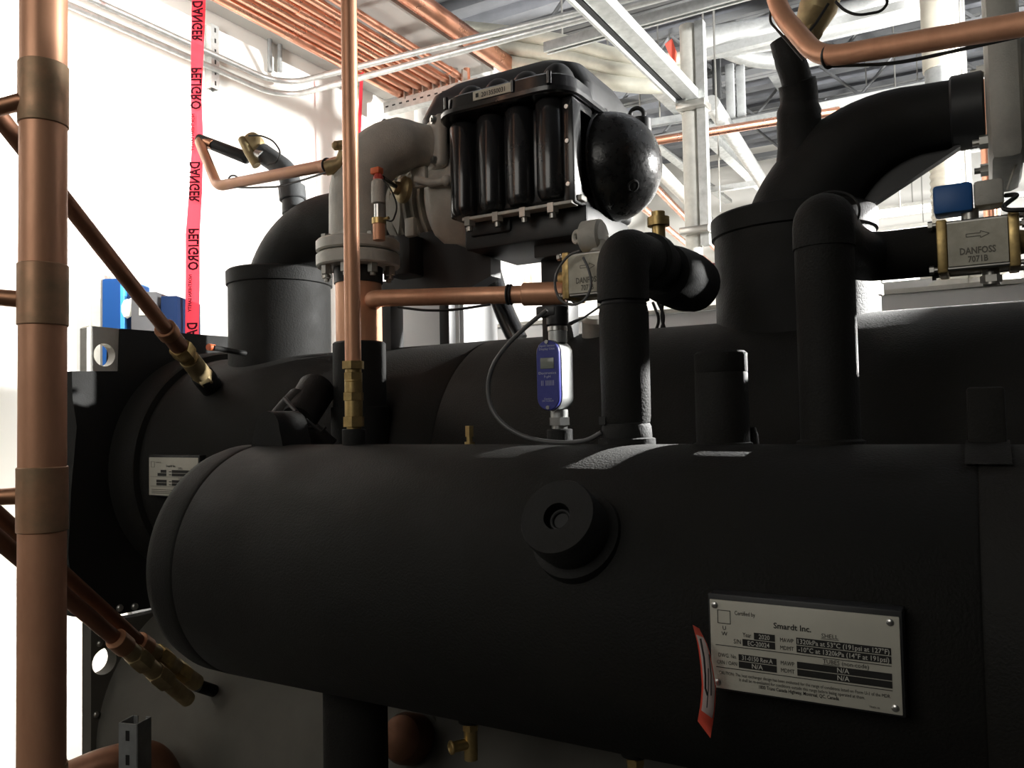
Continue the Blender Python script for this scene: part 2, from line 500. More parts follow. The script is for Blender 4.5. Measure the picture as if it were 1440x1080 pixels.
# copper lines behind
y0 = at(1000, 182, d=5.0)
tag(MB().tube([at(905, 201, d=5.0), at(1180, 156, d=4.9)], .026, 16).build('copper_line', 'copper_clean'), 'level orange copper line passing behind the pale post', 'pipe')
tag(MB().tube([at(975, 328, d=7.0), at(1065, 296, d=7.0), at(1180, 255, d=7)], .03, 16).build('copper_line', 'copper_dull'), 'distant dull copper line low behind the pale post', 'pipe')
tag(MB().tube([at(920, 232, Z=3.5), at(1030, 345, Z=3.5)], .05, 16).build('jacketed_line', 'cast_light'), 'white jacketed line slanting right below the dome highlight', 'pipe')
tag(MB().tube([at(905, 245, Z=3.5), at(1018, 362, Z=3.5)], .03, 16).build('copper_line', 'copper_clean'), 'copper line slanting beside the white jacketed line', 'pipe')
tag(MB().tube([at(890, 280, Z=3.2), at(1000, 372, Z=3.2)], .025, 16).build('copper_line', 'copper_clean'), 'lowest slanting copper line right of the black dome', 'pipe')
tag(MB().tube([at(970, 378, d=4.8), at(1290, 378, d=4.8)], .035, 16).build('red_pipe', mat('dark_red_paint', (.10, .02, .02), .5)), 'dark red pipe stub between the pale post and the black neck', 'pipe')
tag(MB().tube([at(1000, 145, Z=3.6), at(1080, 268, Z=3.6)], .05, 20).build('round_duct', 'galv'), 'bright slanting duct left of the large black elbow', 'duct')
# hanging rods
for (px, y0, y1, dd) in ((596, 0, 30, 5), (855, 0, 75, 5), (791, 18, 60, 5), (992, 50, 150, 4.8), (1008, 60, 175, 4.8), (900, 100, 150, 6), (928, 120, 165, 6), (1013, 240, 298, 6), (833, 75, 110, 6), (1266, 265, 300, 6)):
    b = at(px, y1, d=dd)
    tag(MB().cyl(b, (b.x, b.y, CH), .006, seg=8).build('threaded_rod', 'zinc'), 'thin threaded rod hanging from the ceiling deck', 'rod', 'ceiling hanger rods')
# cross bars near ceiling
for k, (yy, z) in enumerate(((5.0, 3.95), (6.2, 3.9), (7.4, 3.75), (8.6, 3.6))):
    tag(MB().box((2.0, yy, z), (8.6, .05, .05)).build('cross_bar', 'galv'), ['nearest', 'second', 'third', 'farthest'][k] + ' of the level steel cross bars hung below the deck', 'bar', 'level cross bars')
# black plastic hangers
for k, (px, y0, y1) in enumerate(((1008, 83, 140), (1027, 90, 168), (1042, 92, 165))):
    a, b = at(px, y0, d=5.4), at(px, y1, d=5.4)
    tag(MB().box((a + b) / 2, (.055, .03, (a - b).length), bev=.004).build('hanger_bracket', ['black_steel', 'galv_dull', 'galv_dull'][k]),
        ['black upright bracket under the round duct', 'left grey upright bracket under the round duct', 'right grey upright bracket under the round duct'][k], 'bracket')
t = thing('pipe_tag', 'red plastic tag hanging beside the top of the pale post', 'tag', at(945, 95, d=4.3))
MB().prism([at(935, 62, d=4.3), at(945, 54, d=4.3), at(952, 75, d=4.3), at(951, 88, d=4.3), at(942, 78, d=4.3)], cf, .004).build('flag', 'tag_red', t)
MB().tube([at(941, 56, d=4.3), at(941, 45, d=4.3)], .003, 6).build('wire', 'zinc', t)

# far right vertical ducts
c = at(1324, 100, d=4.0)
t = thing('vertical_duct', 'thick beige vertical duct behind the top right copper pipe', 'duct', (c.x, c.y, 2.3))
MB().cyl((c.x, c.y, 3.35), (c.x, c.y, 4.7), .083, seg=32).build('jacket', 'duct_wrap', t)
MB().cyl((c.x, c.y, 2.98), (c.x, c.y, 3.36), .075, seg=32).build('steel_section', 'galv_dull', t)
pr = []
for i in range(41): pr.append((i * .0165, .066 + (.006 if i % 2 else 0)))
MB().lathe(pr, (c.x + .0, c.y, 2.32), ZA, 32).build('ribbed_hose', 'duct_wrap', t)
c = at(1354, 150, d=4.0)
tag(MB().cyl((c.x, c.y, 2.3), (c.x, c.y, 4.7), .026, seg=16).build('duct_lit_edge', 'steel'), 'bright vertical rod added as the lit edge of the beige duct', 'pipe')  # bright rod stands in for the light on the duct's right edge
c = at(1392, 230, d=3.0)
tag(MB().cyl((c.x, c.y, 2.2), (c.x, c.y, 2.9), .028, seg=20).build('copper_line', 'copper_clean'), 'short vertical orange copper pipe above the right valve', 'pipe')
# fluorescent fixture far right low
for k, (px, py, dd, L) in enumerate(((1262, 329, 7.0, .5), (1250, 300, 7.6, .7), (1340, 405, 3.6, .0))):
    if L == 0: continue
    c = at(px, py, d=dd)
    t = thing('strip_light', ['lower glowing strip light seen right of the large black neck', 'upper glowing strip light seen right of the large black neck'][k], 'light', c)
    MB().box(c, (L, .10, .05), bev=.008).build('tube_lamp', 'lamp', t)
    MB().box(c + V((0, 0, .04)), (L + .06, .16, .03)).build('housing', 'cast_light', t)
    MB().cyl(c + V((-.2, 0, .05)), (c.x - .2, c.y, CH), .005, seg=6).cyl(c + V((.2, 0, .05)), (c.x + .2, c.y, CH), .005, seg=6).build('hanger', 'zinc', t)

# ------------------------------------------------------------------ background equipment
t = thing('steel_enclosure', 'long light grey steel enclosure behind the rear black vessel', 'enclosure', (.8, 3.8, 0))
lx = at(654, 458, Y=3.2).x
MB().box(((lx + 3.2) / 2, 3.52, 1.055), (3.2 - lx, .64, 2.11), bev=.01).build('body', 'grey_panel', t)
MB().box(((lx + 3.2) / 2, 3.52, 2.118), (3.22 - lx, .66, .016)).build('top_lip', 'cast_light', t)
c = at(1160, 408, Y=3.55)
cc = at(1268, 398, Y=3.5)
tag(MB().box((cc.x, 3.5, 2.16), (.26, .16, .055), bev=.006).build('label_box', 'grey_panel'), 'small grey box with clear cover lying on the grey enclosure', 'box')
for k, px in enumerate((1330, 1395)):
    c = at(px, 390, Y=3.5)
    tag(MB().lathe([(0, .10), (.02, .11), (.05, .085), (.08, .09), (.11, .06)], (c.x, 3.5, 2.126), ZA, 28).build('white_vent_cap', 'cast_light'),
        ['left white round cap on the grey enclosure below the right valve', 'right white round cap on the grey enclosure below the right valve'][k], 'cap', 'white caps')
c = at(1215, 420, Y=2.5)
tag(MB().cyl((c.x, 2.5, 0), (c.x, 2.5, 2.14), .045, seg=24).cyl((c.x, 2.5, 2.02), (c.x, 2.5, 2.05), .052, seg=24).build('white_pipe', 'cast_light'), 'white pipe end showing right of the large black neck', 'pipe')
t = thing('control_cabinet', 'pale grey cabinet behind the black compressor stand', 'cabinet', at(600, 440, Y=2.55) * V((1, 1, 0)) if False else (at(600, 440, Y=2.55).x, 2.65, 0))
x0, x1 = at(540, 440, Y=2.5).x, at(652, 440, Y=2.5).x
MB().box(((x0 + x1) / 2, 2.62, 1.08), (x1 - x0, .24, 2.16), bev=.004).build('body', 'grey_panel', t)
MB().box(((x0 + x1) / 2, 2.497, 1.08), (x1 - x0 - .03, .008, 2.10), bev=.002).build('door', 'grey_panel', t)
# rust stain on white wall is in the plaster of a repair patch
c = at(741, 383, X=WX)
st = MB().box((WX + .003, c.y, c.z), (.004, .16, .34)); 
ms = mat('rust_run', (.86, .845, .80), .7, var=(.66, .43, .20), vscale=4, contrast=(.45, .62), stretch=(1, 2.4, .8))
o = st.build('wall_patch', ms); tag(o, 'rust-stained patch on the bright wall under the compressor', 'stain')

# blue machine and goods by the left wall
d0 = 3.9
g = at(178, 430, d=d0)
t = thing('floor_scrubber', 'blue machine with a dusty grey hood by the bright wall', 'machine', (g.x, g.y, 0))
A, B = at(166, 500, d=d0), at(200, 500, d=d0)
ang = math.atan2((B - A).y, (B - A).x); R = Matrix.Rotation(ang, 3, 'Z')
hz = at(180, 397, d=d0).z
MB().box((g.x, g.y, (hz + 1.35) / 2), ((B - A).length, .25, hz - 1.35), R, bev=.012).build('body', 'blue_paint', t)
MB().box((g.x, g.y, .67), ((B - A).length, .24, 1.34), R, bev=.01).build('pale_base', 'white', t)
MB().box(V((g.x, g.y, (hz + .03 + 1.35) / 2)) - rgt0 * .085 , (.055, .26, hz + .03 - 1.35), R, bev=.02).build('grey_side', 'cast', t)
MB().ball(at(176, 398, d=d0), .07, (1, 1, .6)).build('hood', 'bag', t)
MB().box(V((g.x, g.y, (hz + 1.36) / 2)) + rgt0 * .045 - fwd0 * .005, (.022, .262, hz - 1.37), R, bev=.003).build('light_blue_edge', mat('light_blue', (.03, .30, .80), .4), t)
MB().ball(at(179, 434, d=d0 - .16), .035, (1, .6, 1.3), seg=10).ball(at(184, 427, d=d0 - .16), .022, (1, .6, 1.2), seg=8).build('plastic_knot', 'bag', t)
g = at(222, 440, d=3.85); A, B = at(206, 500, d=3.85), at(240, 500, d=3.85); hz = at(222, 417, d=3.85).z
t = thing('carton', 'grey carton with a white label beside the blue machine', 'box', (g.x, g.y, 0))
MB().box((g.x, g.y, hz / 2), ((B - A).length, .3, hz), R, bev=.004).build('body', 'carton', t)
MB().box(V((g.x, g.y, at(224, 440, d=3.85).z)) - fwd0 * .152, (.035, .006, .06), R).build('label', 'bag', t)
g = at(255, 440, d=3.85); A, B = at(243, 500, d=3.85), at(266, 500, d=3.85); hz = at(252, 422, d=3.85).z
tag(MB().box((g.x, g.y, hz / 2), ((B - A).length, .28, hz), R, bev=.006).build('bin', 'navy'), 'dark navy bin between the grey carton and the red tape', 'bin')

# barrier tapes
def tape(points, w, words, label, name='barrier_tape'):
    t = thing(name, label, 'tape', points[-1])
    m = MB(); bm = m.bm; prev = None
    n = len(points)
    for i, p in enumerate(points):
        tw = .35 * math.sin(i * .9)
        s = (rgt0 * math.cos(tw) + fwd0 * math.sin(tw)) * (w / 2)
        a, b = bm.verts.new(p - s), bm.verts.new(p + s)
        a2, b2 = bm.verts.new(p - s + fwd0 * .0006), bm.verts.new(p + s + fwd0 * .0006)
        if prev:
            bm.faces.new((prev[0], prev[1], b, a)); bm.faces.new((prev[2], a2, b2, prev[3]))
            bm.faces.new((prev[0], a, a2, prev[2])); bm.faces.new((prev[1], prev[3], b2, b))
        else: bm.faces.new((a, b, b2, a2))
        prev = (a, b, a2, b2)
    bm.faces.new((prev[0], prev[2], prev[3], prev[1]))
    m.build('film', 'tape' if words or w > .02 else 'faded', t, smooth=80)
    if words:
        m = MB()
        top, bot = points[0], points[-1]
        L = (bot - top).length; dirv = (bot - top).normalized()
        pos = words['start']; i = 0
        seq = [('DANGER', .185, .046), ('PELIGRO', .190, .046), ('NORTHERN SAFETY', .17, .014)]
        while pos < L - .25:
            s, wd, h = seq[i % 3]
            c = top + dirv * pos
            off = rgt0 * (h * .5 + (0 if h > .02 else -.012))
            m.text(s, c + off - fwd0 * .013, dirv, -rgt0, h, width=wd, n=-fwd0, lift=.002, bold=.03)
            pos += wd + (.12, .02, .05)[i % 3]; i += 1
        m.build('lettering', 'tape_ink', t)
    return t


dt = 3.75
pxs = [(284, -260), (282, -160), (281, -60), (279, 20), (277, 90), (276, 140), (278, 200), (275, 270), (271, 330), (271, 400), (270, 470), (270, 560)]
tape([at(a, b, d=dt) for a, b in pxs], .060, {'start': .86}, 'broad pinkish red barrier tape hanging left of the rear vessel, lettering reversed')
tape([at(224, -40, d=4.25), at(222, 60, d=4.25), at(216, 150, d=4.25), at(211, 260, d=4.25), at(208, 384, d=4.25)], .018, None, 'thin twisted faded strip of tape hanging left of the lettered tape')
tape([at(511, 60, d=5.0), at(509, 95, d=5.0), at(507, 140, d=5), at(505, 190, d=5), at(503, 260, d=5)], .021, None, 'thin red tape strip hanging behind the slim copper riser')

# ------------------------------------------------------------------ vessels
Y1, Z1, R1 = 1.303, 1.399, .25
Y2, Z2, R2 = 1.95, 1.555, .358
# front vessel
fv = thing('front_vessel', 'large black insulated horizontal vessel in the foreground', 'vessel', (-.2, Y1, Z1 - R1))
prof = [(0, .001), (0, .17), (.004, .2), (.015, .225), (.035, .242), (.06, .249), (.10, .25)]
x = .10
MB().lathe(prof + [(.118, .2505), (.122, .2475), (.126, .2505), (1.50, .25), (1.503, .2475), (1.506, .25), (2.6, .25)], (-1.52, Y1, Z1), XA, 96).build('insulated_shell', 'rubber', fv, smooth=50)
# lugs wrapped in insulation
m = MB(); c = at(392, 600, Y=Y1)
pts = []
for k in range(13):
    a = PI * k / 12; pts.append(V((c.x + .038 * math.cos(a), Y1, 1.685 + .038 * math.sin(a))))
pts += [V((c.x - .055, Y1, 1.62)), V((c.x + .055, Y1, 1.62))]
m.prism([q - YA * .035 for q in pts], YA, .085)
m.build('lifting_lug', 'rubber_dark', fv)
m = MB(); c = at(1388, 600, Y=Y1)
m.box((c.x, Y1, 1.675), (.046, .06, .105), bev=.005)
for k in range(9):
    pass
m.lathe([(-.026, R1 + .006), (.026, R1 + .006)], (c.x, Y1, Z1), XA, 96)
# keep only the cap sector of the saddle
for v in [v for v in m.bm.verts if v.co.z < Z1 + R1 * .90 and abs(v.co.x - c.x) < .03]: m.bm.verts.remove(v)
m.build('lifting_lug', 'rubber', fv)
# raised sight port
el = math.radians(30); ax = V((0, -math.cos(el), math.sin(el)))
bx_ = at(812, 748, Y=1.09).x
b0 = V((bx_, Y1, Z1)) + ax * (R1 - .01)
MB().lathe([(0, .070), (.018, .068), (.022, .056), (.048, .058), (.050, .057), (.078, .057), (.082, .055), (.082, .020), (.060, .019), (.060, .001)], b0, ax, 48).build('sight_port', 'rubber_dark', fv)
MB().torus(b0 + ax * .066, ax, .0145, .003).lathe([(.055, .001), (.055, .013), (.064, .012), (.064, .001)], b0, ax, 24).build('port_plug', 'black', fv)
# name plate of the front vessel
Yp = 1.025
tl, trr = at(998, 842, Y=Yp), at(1265, 872, Y=Yp); bl = at(1003, 966, Y=Yp)
px0, px1, pz1, pz0 = tl.x, trr.x, tl.z, bl.z
W_, H_ = px1 - px0, pz1 - pz0


def nameplate(px0, pz1, W_, H_, Yp, loc, label, full=True):
    t = thing('name_plate', label, 'plate', loc)
    m = MB().box((px0 + W_ / 2, Yp + .016, pz1 - H_ / 2 + .002), (W_ + .006, .03, H_ + .010), bev=.002)
    m.build('bracket', 'black_steel', t)
    MB().box((px0 + W_ / 2, Yp, pz1 - H_ / 2), (W_, .003, H_), bev=.0012).build('plate_face', 'plate', t)
    ink, pale = MB(), MB()
    U = lambda u, v, l=.0: V((px0 + u * W_, Yp - .0017 - l, pz1 - v * H_))

    def blk(u0, u1, v0, v1):
        c = (U(u0, v0) + U(u1, v1)) / 2
        ink.box(c, ((u1 - u0) * W_, .0008, (v1 - v0) * H_))

    def tx(mb, s, u, v, h, w=None, al='l', bold=0.0, l=.0):
        mb.text(s, U(u, v, l), XA, ZA, h * H_, width=(w * W_ if w else None), align=al, bold=bold, n=-YA, lift=.0004)
    # frame square
    for (a, b, c_, d_) in ((.045, .12, .11, .116), (.045, .12, .256, .262), (.045, .048, .11, .262), (.117, .12, .11, .262)): blk(a, b, c_, d_)
    rows = [(.25, .365, .325, .40, '2020'), (.185, .365, .41, .485, 'EC-20024'), (.16, .37, .585, .655, '31-0150 Rev.A'), (.16, .37, .665, .735, 'N/A'),
            (.48, .955, .325, .40, '1320kPa at 53\u00b0C (191psi at 127\u00b0F)'), (.48, .955, .41, .485, '-10\u00b0C at 1320kPa (14\u00b0F at 191psi)'),
            (.48, .955, .585, .655, 'N/A'), (.48, .955, .665, .735, 'N/A')]
    for i, (a, b, c_, d_, s) in enumerate(rows):
        blk(a, b, c_, d_)
        ww = {4: .46, 5: .455, 2: .17, 1: .12, 0: .06}.get(i)
        if full: tx(pale, s, (a + b) / 2, d_ - .014, .050, ww, 'c', .012, .0006)
    blk(.03, .955, .505, .511); blk(.03, .955, .755, .761)
    tx(ink, 'Certified by', .145, .15, .048, .115)
    tx(ink, 'Smardt Inc.', .36, .25, .062, .20, bold=.018)
    if full:
        tx(ink, 'U', .083, .33, .045, None, 'c'); tx(ink, 'W', .083, .395, .045, None, 'c')
        tx(ink, 'Year', .235, .385, .05, .048, 'r'); tx(ink, 'S/N', .175, .47, .05, .04, 'r')
        tx(ink, 'DWG. No.', .15, .64, .045, .105, 'r'); tx(ink, 'CRN / OAN', .15, .72, .045, .115, 'r')
        for v in (.39, .64): tx(ink, 'MAWP', .465, v, .045, .072, 'r')
        for v in (.475, .72): tx(ink, 'MDMT', .465, v, .045, .072, 'r')
        tx(ink, 'CAUTION: The heat exchanger design has been evaluated for the range of conditions listed on Form U-1 of the MDR.', .045, .835, .036, .90)
        tx(ink, 'It shall be re-evaluated for conditions outside this range before being operated at them.', .16, .885, .036, .66)
        tx(ink, '1800 Trans Canada Highway, Montreal, QC, Canada', .27, .935, .038, .42, bold=.012)
        tx(ink, 'TN0110', .84, .965, .022, .05)
    else:
        for v in (.84, .89, .93): blk(.06, .93, v, v + .012)
        for v in (.36, .44, .62, .70): blk(.42, .47, v, v + .02)
    tx(ink, 'SHELL', .655, .295, .045, .085, 'c'); blk(.61, .70, .305, .309)
    tx(ink, 'TUBES (non-code)', .73, .565, .045, .23, 'c'); blk(.615, .70, .574, .578)
    ink.build('printing', 'ink', t)
    if full: pale.build('white_lettering', 'pale_ink', t)
    if full:
        for (u, v) in ((.03, .06), (.955, .06), (.035, .93), (.965, .93)):
            c = U(u, v)
            MB().lathe([(0, .0042), (.0012, .004), (.0022, .0025), (.0025, .0005)], c, -YA, 16).build('rivet', 'steel', t)
    return t


nameplate(px0, pz1, W_, H_, Yp, (px0 + W_ / 2, Yp, pz0), 'white printed data plate on the front vessel, lower right, with four rivets')
# small plate on the rear vessel
Yq = 1.572
tl, trr, bl = at(210, 643, Y=Yq), at(279, 644, Y=Yq), at(210, 696, Y=Yq)
nameplate(tl.x, tl.z, trr.x - tl.x, tl.z - bl.z, Yq, ((tl.x + trr.x) / 2, Yq, bl.z), 'small white data plate far left on the rear vessel', full=False)

# red tag
tg = thing('red_edged_tag', 'curled red-edged paper tag hanging at the left edge of the large data plate', 'tag', at(990, 960, Y=1.0))
L_ = [(974, 879), (981, 905), (985, 935), (987, 965), (985, 990), (981, 1014)]
Rr_ = [(983, 884), (996, 910), (1002, 938), (1007, 968), (1005, 1000), (999, 1038)]


def strip(mb, la, rb_, yy, th):
    bm = mb.bm; pr = None
    for i in range(len(la)):
        yv = yy - .012 * math.sin(PI * i / (len(la) - 1))
        a, b = bm.verts.new(at(*la[i], Y=yv)), bm.verts.new(at(*rb_[i], Y=yv + .010))
        a2, b2 = bm.verts.new(a.co + YA * th), bm.verts.new(b.co + YA * th)
        if pr:
            for f in ((pr[0], pr[1], b, a), (pr[2], a2, b2, pr[3]), (pr[0], a, a2, pr[2]), (pr[1], pr[3], b2, b)): bm.faces.new(f)
        else: bm.faces.new((a, b, b2, a2))
        pr = (a, b, a2, b2)
    bm.faces.new((pr[0], pr[2], pr[3], pr[1]))


def tagstrip(l0, l1, w0, w1, yy, th, n=12):
    la, rb_ = [], []
    def ip(A, t):
        t = t * (len(A) - 1); i = min(int(t), len(A) - 2); f = t - i
        return (A[i][0] + (A[i + 1][0] - A[i][0]) * f, A[i][1] + (A[i + 1][1] - A[i][1]) * f)
    m = MB(); bm = m.bm; pr = None
    for i in range(n + 1):
        t = l0 + (l1 - l0) * i / n
        L, Rr2 = ip(L_, t), ip(Rr_, t)
        q = []
        for w_ in (w0, w1):
            yv = yy - .012 * math.sin(PI * t) + .010 * w_
            q.append(bm.verts.new(at(L[0] + (Rr2[0] - L[0]) * w_, L[1] + (Rr2[1] - L[1]) * w_, Y=yv)))
        a, b = q
        a2, b2 = bm.verts.new(a.co + YA * th), bm.verts.new(b.co + YA * th)
        if pr:
            for f in ((pr[0], pr[1], b, a), (pr[2], a2, b2, pr[3]), (pr[0], a, a2, pr[2]), (pr[1], pr[3], b2, b)): bm.faces.new(f)
        else: bm.faces.new((a, b, b2, a2))
        pr = (a, b, a2, b2)
    bm.faces.new((pr[0], pr[2], pr[3], pr[1]))
    return m
tagstrip(0, 1, 0, 1, 1.002, .0010).build('tag_border', 'tag_red', tg, smooth=70)
tagstrip(.10, .86, .12, .92, 1.0005, .0008).build('tag_paper', 'tag_white', tg, smooth=70)
m = MB()
m.tube([at(985, 898, Y=.983), at(990, 925, Y=.980), at(992, 950, Y=.979), at(992, 968, Y=.979), at(995, 978, Y=.979)], .0012, 6)
m.tube([at(997, 920, Y=.981), at(1000, 950, Y=.979), at(1000, 978, Y=.979)], .0007, 6)
m.tube([at(996, 940, Y=.980), at(996, 970, Y=.979), at(994, 995, Y=.98)], .0006, 6)
m.build('handwriting', 'ink', tg)

# drop leg and drains under the front vessel
lx = at(500, 1000, Y=1.31).x
tag(MB().tube([(lx, 1.31, 1.20), (lx, 1.31, 0)], .066, 32).build('drop_pipe', 'rubber'), 'wide black insulated pipe dropping from the left underside of the front vessel', 'pipe')
for k, (px, py, lbl) in enumerate(((662, 1045, 'brass drain valve under the front vessel, right of the drop pipe'), (893, 1070, 'small brass drain fitting under the middle of the front vessel'))):
    x = at(px, py, Y=Y1).x
    zb = Z1 - R1
    t = thing('drain_valve', lbl, 'valve', (x, Y1, zb - .09))
    MB().cyl((x, Y1, zb - .02), (x, Y1, zb + .01), .023, seg=20).build('boss', 'rubber_dark', t)
    MB().cyl((x, Y1, zb - .09), (x, Y1, zb - .02), .013, seg=16).hexa((x, Y1, zb - .035), (x, Y1, zb - .025), .016).build('body', 'brass', t)
    if k == 0:
        MB().cyl((x, Y1, zb - .06), (x - .02, Y1 - .035, zb - .06), .010, seg=14).torus((x - .02, Y1 - .035, zb - .06), (-.5, -.87, 0), .010, .003).build('side_port', 'brass', t)

# rear vessel
rv = thing('rear_vessel', 'larger black insulated vessel lying behind the front one', 'vessel', (-.4, Y2, Z2 - R2))
MB().lathe([(0, .388), (.10, .388), (.112, .380), (.116, .362), (.17, .361), (.175, .358), (1.2, .358), (1.204, .355), (1.208, .358), (4.2, .358), (4.2, .01)], (-2.37, Y2, Z2), XA, 96).build('insulated_shell', 'rubber', rv, smooth=40)
XP = -2.38
o_ = [(170, 462), (330, 474), (372, 478), (372, 830), (252, 848), (196, 858), (132, 872), (108, 868), (103, 845), (96, 780), (100, 690), (108, 600), (102, 560), (101, 522), (168, 522)]
MB().prism([at(a, b, X=XP) for a, b in o_], -XA, .07).build('insulated_end_plate', 'rubber_dark', rv)
# lug with lifting hole
hc = at(145, 500, X=XP); 
lug = [at(a, b, X=XP - .01) for a, b in ((122, 461), (127, 458), (165, 462), (175, 464), (175, 530), (122, 530))]
MB().prism(lug, -XA, .035, holes=[circ(at(147, 499, X=XP - .01), YA, ZA, .036)]).build('lifting_lug', 'cast_light', rv)


def neck(cx, cy, r, ztop, zb, name):
    m = MB()
    m.lathe([(zb - 1.0, r + .045), (zb - .98, r + .045)], (cx, cy, 1.0), ZA, 12) if False else None
    m.lathe([(0, r + .03), (zb - 1.55, r + .002), (zb - 1.545, r), (ztop - 1.555, r), (ztop - 1.552, r + .006), (ztop - 1.51, r + .007), (ztop - 1.505, r + .002), (ztop - 1.5, r - .03)], (cx, cy, 1.5), ZA, 64)
    return m


n1 = at(394, 440, Y=Y2).x; n2 = at(1116, 380, Y=Y2).x
neck(n1, Y2, .165, 2.20, 1.8, '').build('nozzle_sleeve', 'rubber_dark', rv, smooth=30)
neck(n2, Y2, .176, 2.155, 1.8, '').build('nozzle_sleeve', 'rubber_dark', rv, smooth=30)
zcl = 2.32
# suction elbows
def elbow(name, x, xe, r0, r1, label, R=.24, z0=2.05):
    m = MB(); pts = []; n = 16
    P = [V((x, Y2, z0)), V((x, Y2, zcl - R))]
    for k in range(1, n + 1):
        a = (PI / 2) * k / n
        P.append(V((x + R - R * math.cos(a), Y2, zcl - R + R * math.sin(a))))
    P.append(V((xe, Y2, zcl)))
    rad = [r0 + (r1 - r0) * i / (len(P) - 1) for i in range(len(P))]
    m.tube(P, rad, 40)
    return m.build(name, 'rubber_dark', None, smooth=60)


e1 = elbow('suction_elbow', n1, -1.50, .118, .10, '')
tag(e1, 'black insulated elbow rising from the left nozzle towards the compressor', 'elbow')
e2 = elbow('suction_elbow', n2 + .01, -.02, .135, .070, '', R=.26)
tag(e2, 'large black insulated elbow curving right from the right nozzle', 'elbow')
MB().prism([at(1352, 204, Y=Y2), at(1228, 286, Y=Y2), at(1150, 285, Y=Y2), at(1180, 180, Y=Y2), at(1330, 150, Y=Y2)], YA, .012).build('gusset', 'black_steel', e2)
ge = at(1350, 206, Y=Y2 - .01); gf = at(1226, 288, Y=Y2 - .01)
MB().bar(ge, gf, .03, .008).build('gusset_flange', 'black_steel', e2)
MB().cyl((-.05, Y2, zcl), (.012, Y2, zcl), .078, seg=40, bev=.004).build('end_band', 'black_steel', e2)

# right compressor flange, mostly outside the frame
t = thing('inlet_housing', 'grey cast flange with bolts at the top right edge', 'flange', (.10, Y2, 2.0))
m = MB(); m.box((.045, Y2, zcl + .06), (.06, .30, .42), bev=.02); m.build('flange_plate', 'cast', t)
MB().lathe([(0, .12), (.04, .14), (.05, .18), (.3, .19)], (.075, Y2, zcl), XA, 36).build('casting', 'cast', t)
for dy in (-.11, .11):
    for dz in (-.10, .12):
        MB().hexa((.000, Y2 + dy, zcl + dz), (.018, Y2 + dy, zcl + dz), .014).cyl((-.012, Y2 + dy, zcl + dz), (.004, Y2 + dy, zcl + dz), .007, seg=10).build('bolt', 'zinc', t)
MB().tube([at(1425, 205, d=1.62), at(1434, 218, d=1.6), at(1422, 250, d=1.6), at(1416, 268, d=1.6)], .0025, 8, bend=.01).build('wire', 'cast_light', t)

# condenser below
cd = thing('lower_vessel', 'grey painted bare steel vessel under the black rear vessel', 'vessel', (-.4, Y2, 0))
Z3, R3 = .72, .42
MB().lathe([(0, R3), (3.9, R3), (3.9, .01)], (-2.38, Y2, Z3), XA, 96).build('shell', 'grey_paint', cd)
o_ = [(128, 878), (160, 872), (196, 866), (300, 842), (360, 830)]
top = [at(a, b, X=XP) for a, b in o_]
zt = top[0].z
outer = [V((XP, top[0].y, 0.0))] + [V((XP, q.y, q.z)) for q in top] + [V((XP, 2.55, top[-1].z)), V((XP, 2.55, 0))]
MB().prism(outer, -XA, .045, holes=[circ(at(147, 930, X=XP), YA, ZA, .040)]).build('tube_sheet', 'grey_paint', cd)
m = MB()
for (a, b) in ((168, 855), (189, 853)):
    q = at(a, b, X=XP + .0); m.ball(q, .012, seg=10)
for (a, b) in ((140, 905), (190, 985), (135, 1005)):
    q = at(a, b, X=XP + .0); m.ball(q, .010, seg=10)
m.build('bolt_heads', 'zinc', cd)
MB().box((-1.9, Y2, .12), (.10, .9, .24)).build('saddle', 'grey_paint', cd)
MB().box((.6, Y2, .12), (.10, .9, .24)).build('saddle', 'grey_paint', cd)
# copper stub with collar on it
c = at(590, 1040, Y=1.62)
ax2 = V((.1, -.85, .35)).normalized()
t = thing('copper_stub', 'capped copper stub on the grey lower vessel beside the drop pipe', 'pipe', c)
MB().cyl(c + ax2 * -.10, c + ax2 * .03, .075, seg=32, bev=.006).build('collar', 'grey_paint', t)
MB().lathe([(0, .058), (.055, .058), (.075, .05), (.088, .03), (.092, .002)], c + ax2 * .02, ax2, 32).build('cap', 'copper_brown', t)

# strut and copper pipe, bottom left
a = at(190, 1012, d=2.0)
strut((a.x, a.y, 0), (a.x, a.y, a.z), .05, hint=(.3, -1, 0), label='short upright grey channel at the bottom left', mat_='galv_dull')
tag(MB().tube([at(60, 1110, d=2.1), at(150, 1072, d=2.14), at(215, 1060, d=2.2), at(238, 1100, d=2.2), V((at(238, 1100, d=2.2).x, at(238, 1100, d=2.2).y, 0))], .042, 24, bend=.05).build('copper_elbow', 'copper_brown'), 'wide brown copper elbow at the bottom left behind the upright channel', 'pipe')

# ------------------------------------------------------------------ left copper riser
cx = at(60, 540, d=1.30)
riser = thing('copper_riser', 'thick vertical copper pipe at the left edge', 'pipe', (cx.x, cx.y, 0))
MB().cyl((cx.x, cx.y, 0), (cx.x, cx.y, 3.9), .0345, seg=48).build('tube', 'copper', riser)
for (y0, y1) in ((84, 172), (371, 458), (656, 746), (1068, 1150)):
    za, zb = at(60, y0, d=1.30).z, at(60, y1, d=1.30).z
    MB().cyl((cx.x, cx.y, za), (cx.x, cx.y, zb), .0368, seg=48, bev=.0012).build('coupling', 'coupling', riser)
for (yy, sl) in ((143, -9), (421, 3), (697, -2)):
    c = at(60, yy, d=1.30)
    e = at(-70, yy - sl * 3 if yy != 143 else yy + 26, d=1.30)
    MB().tube([c, at(30, yy, d=1.3), e], [.0105, .0135, .0120], 20).build('branch', 'copper_dull', riser)

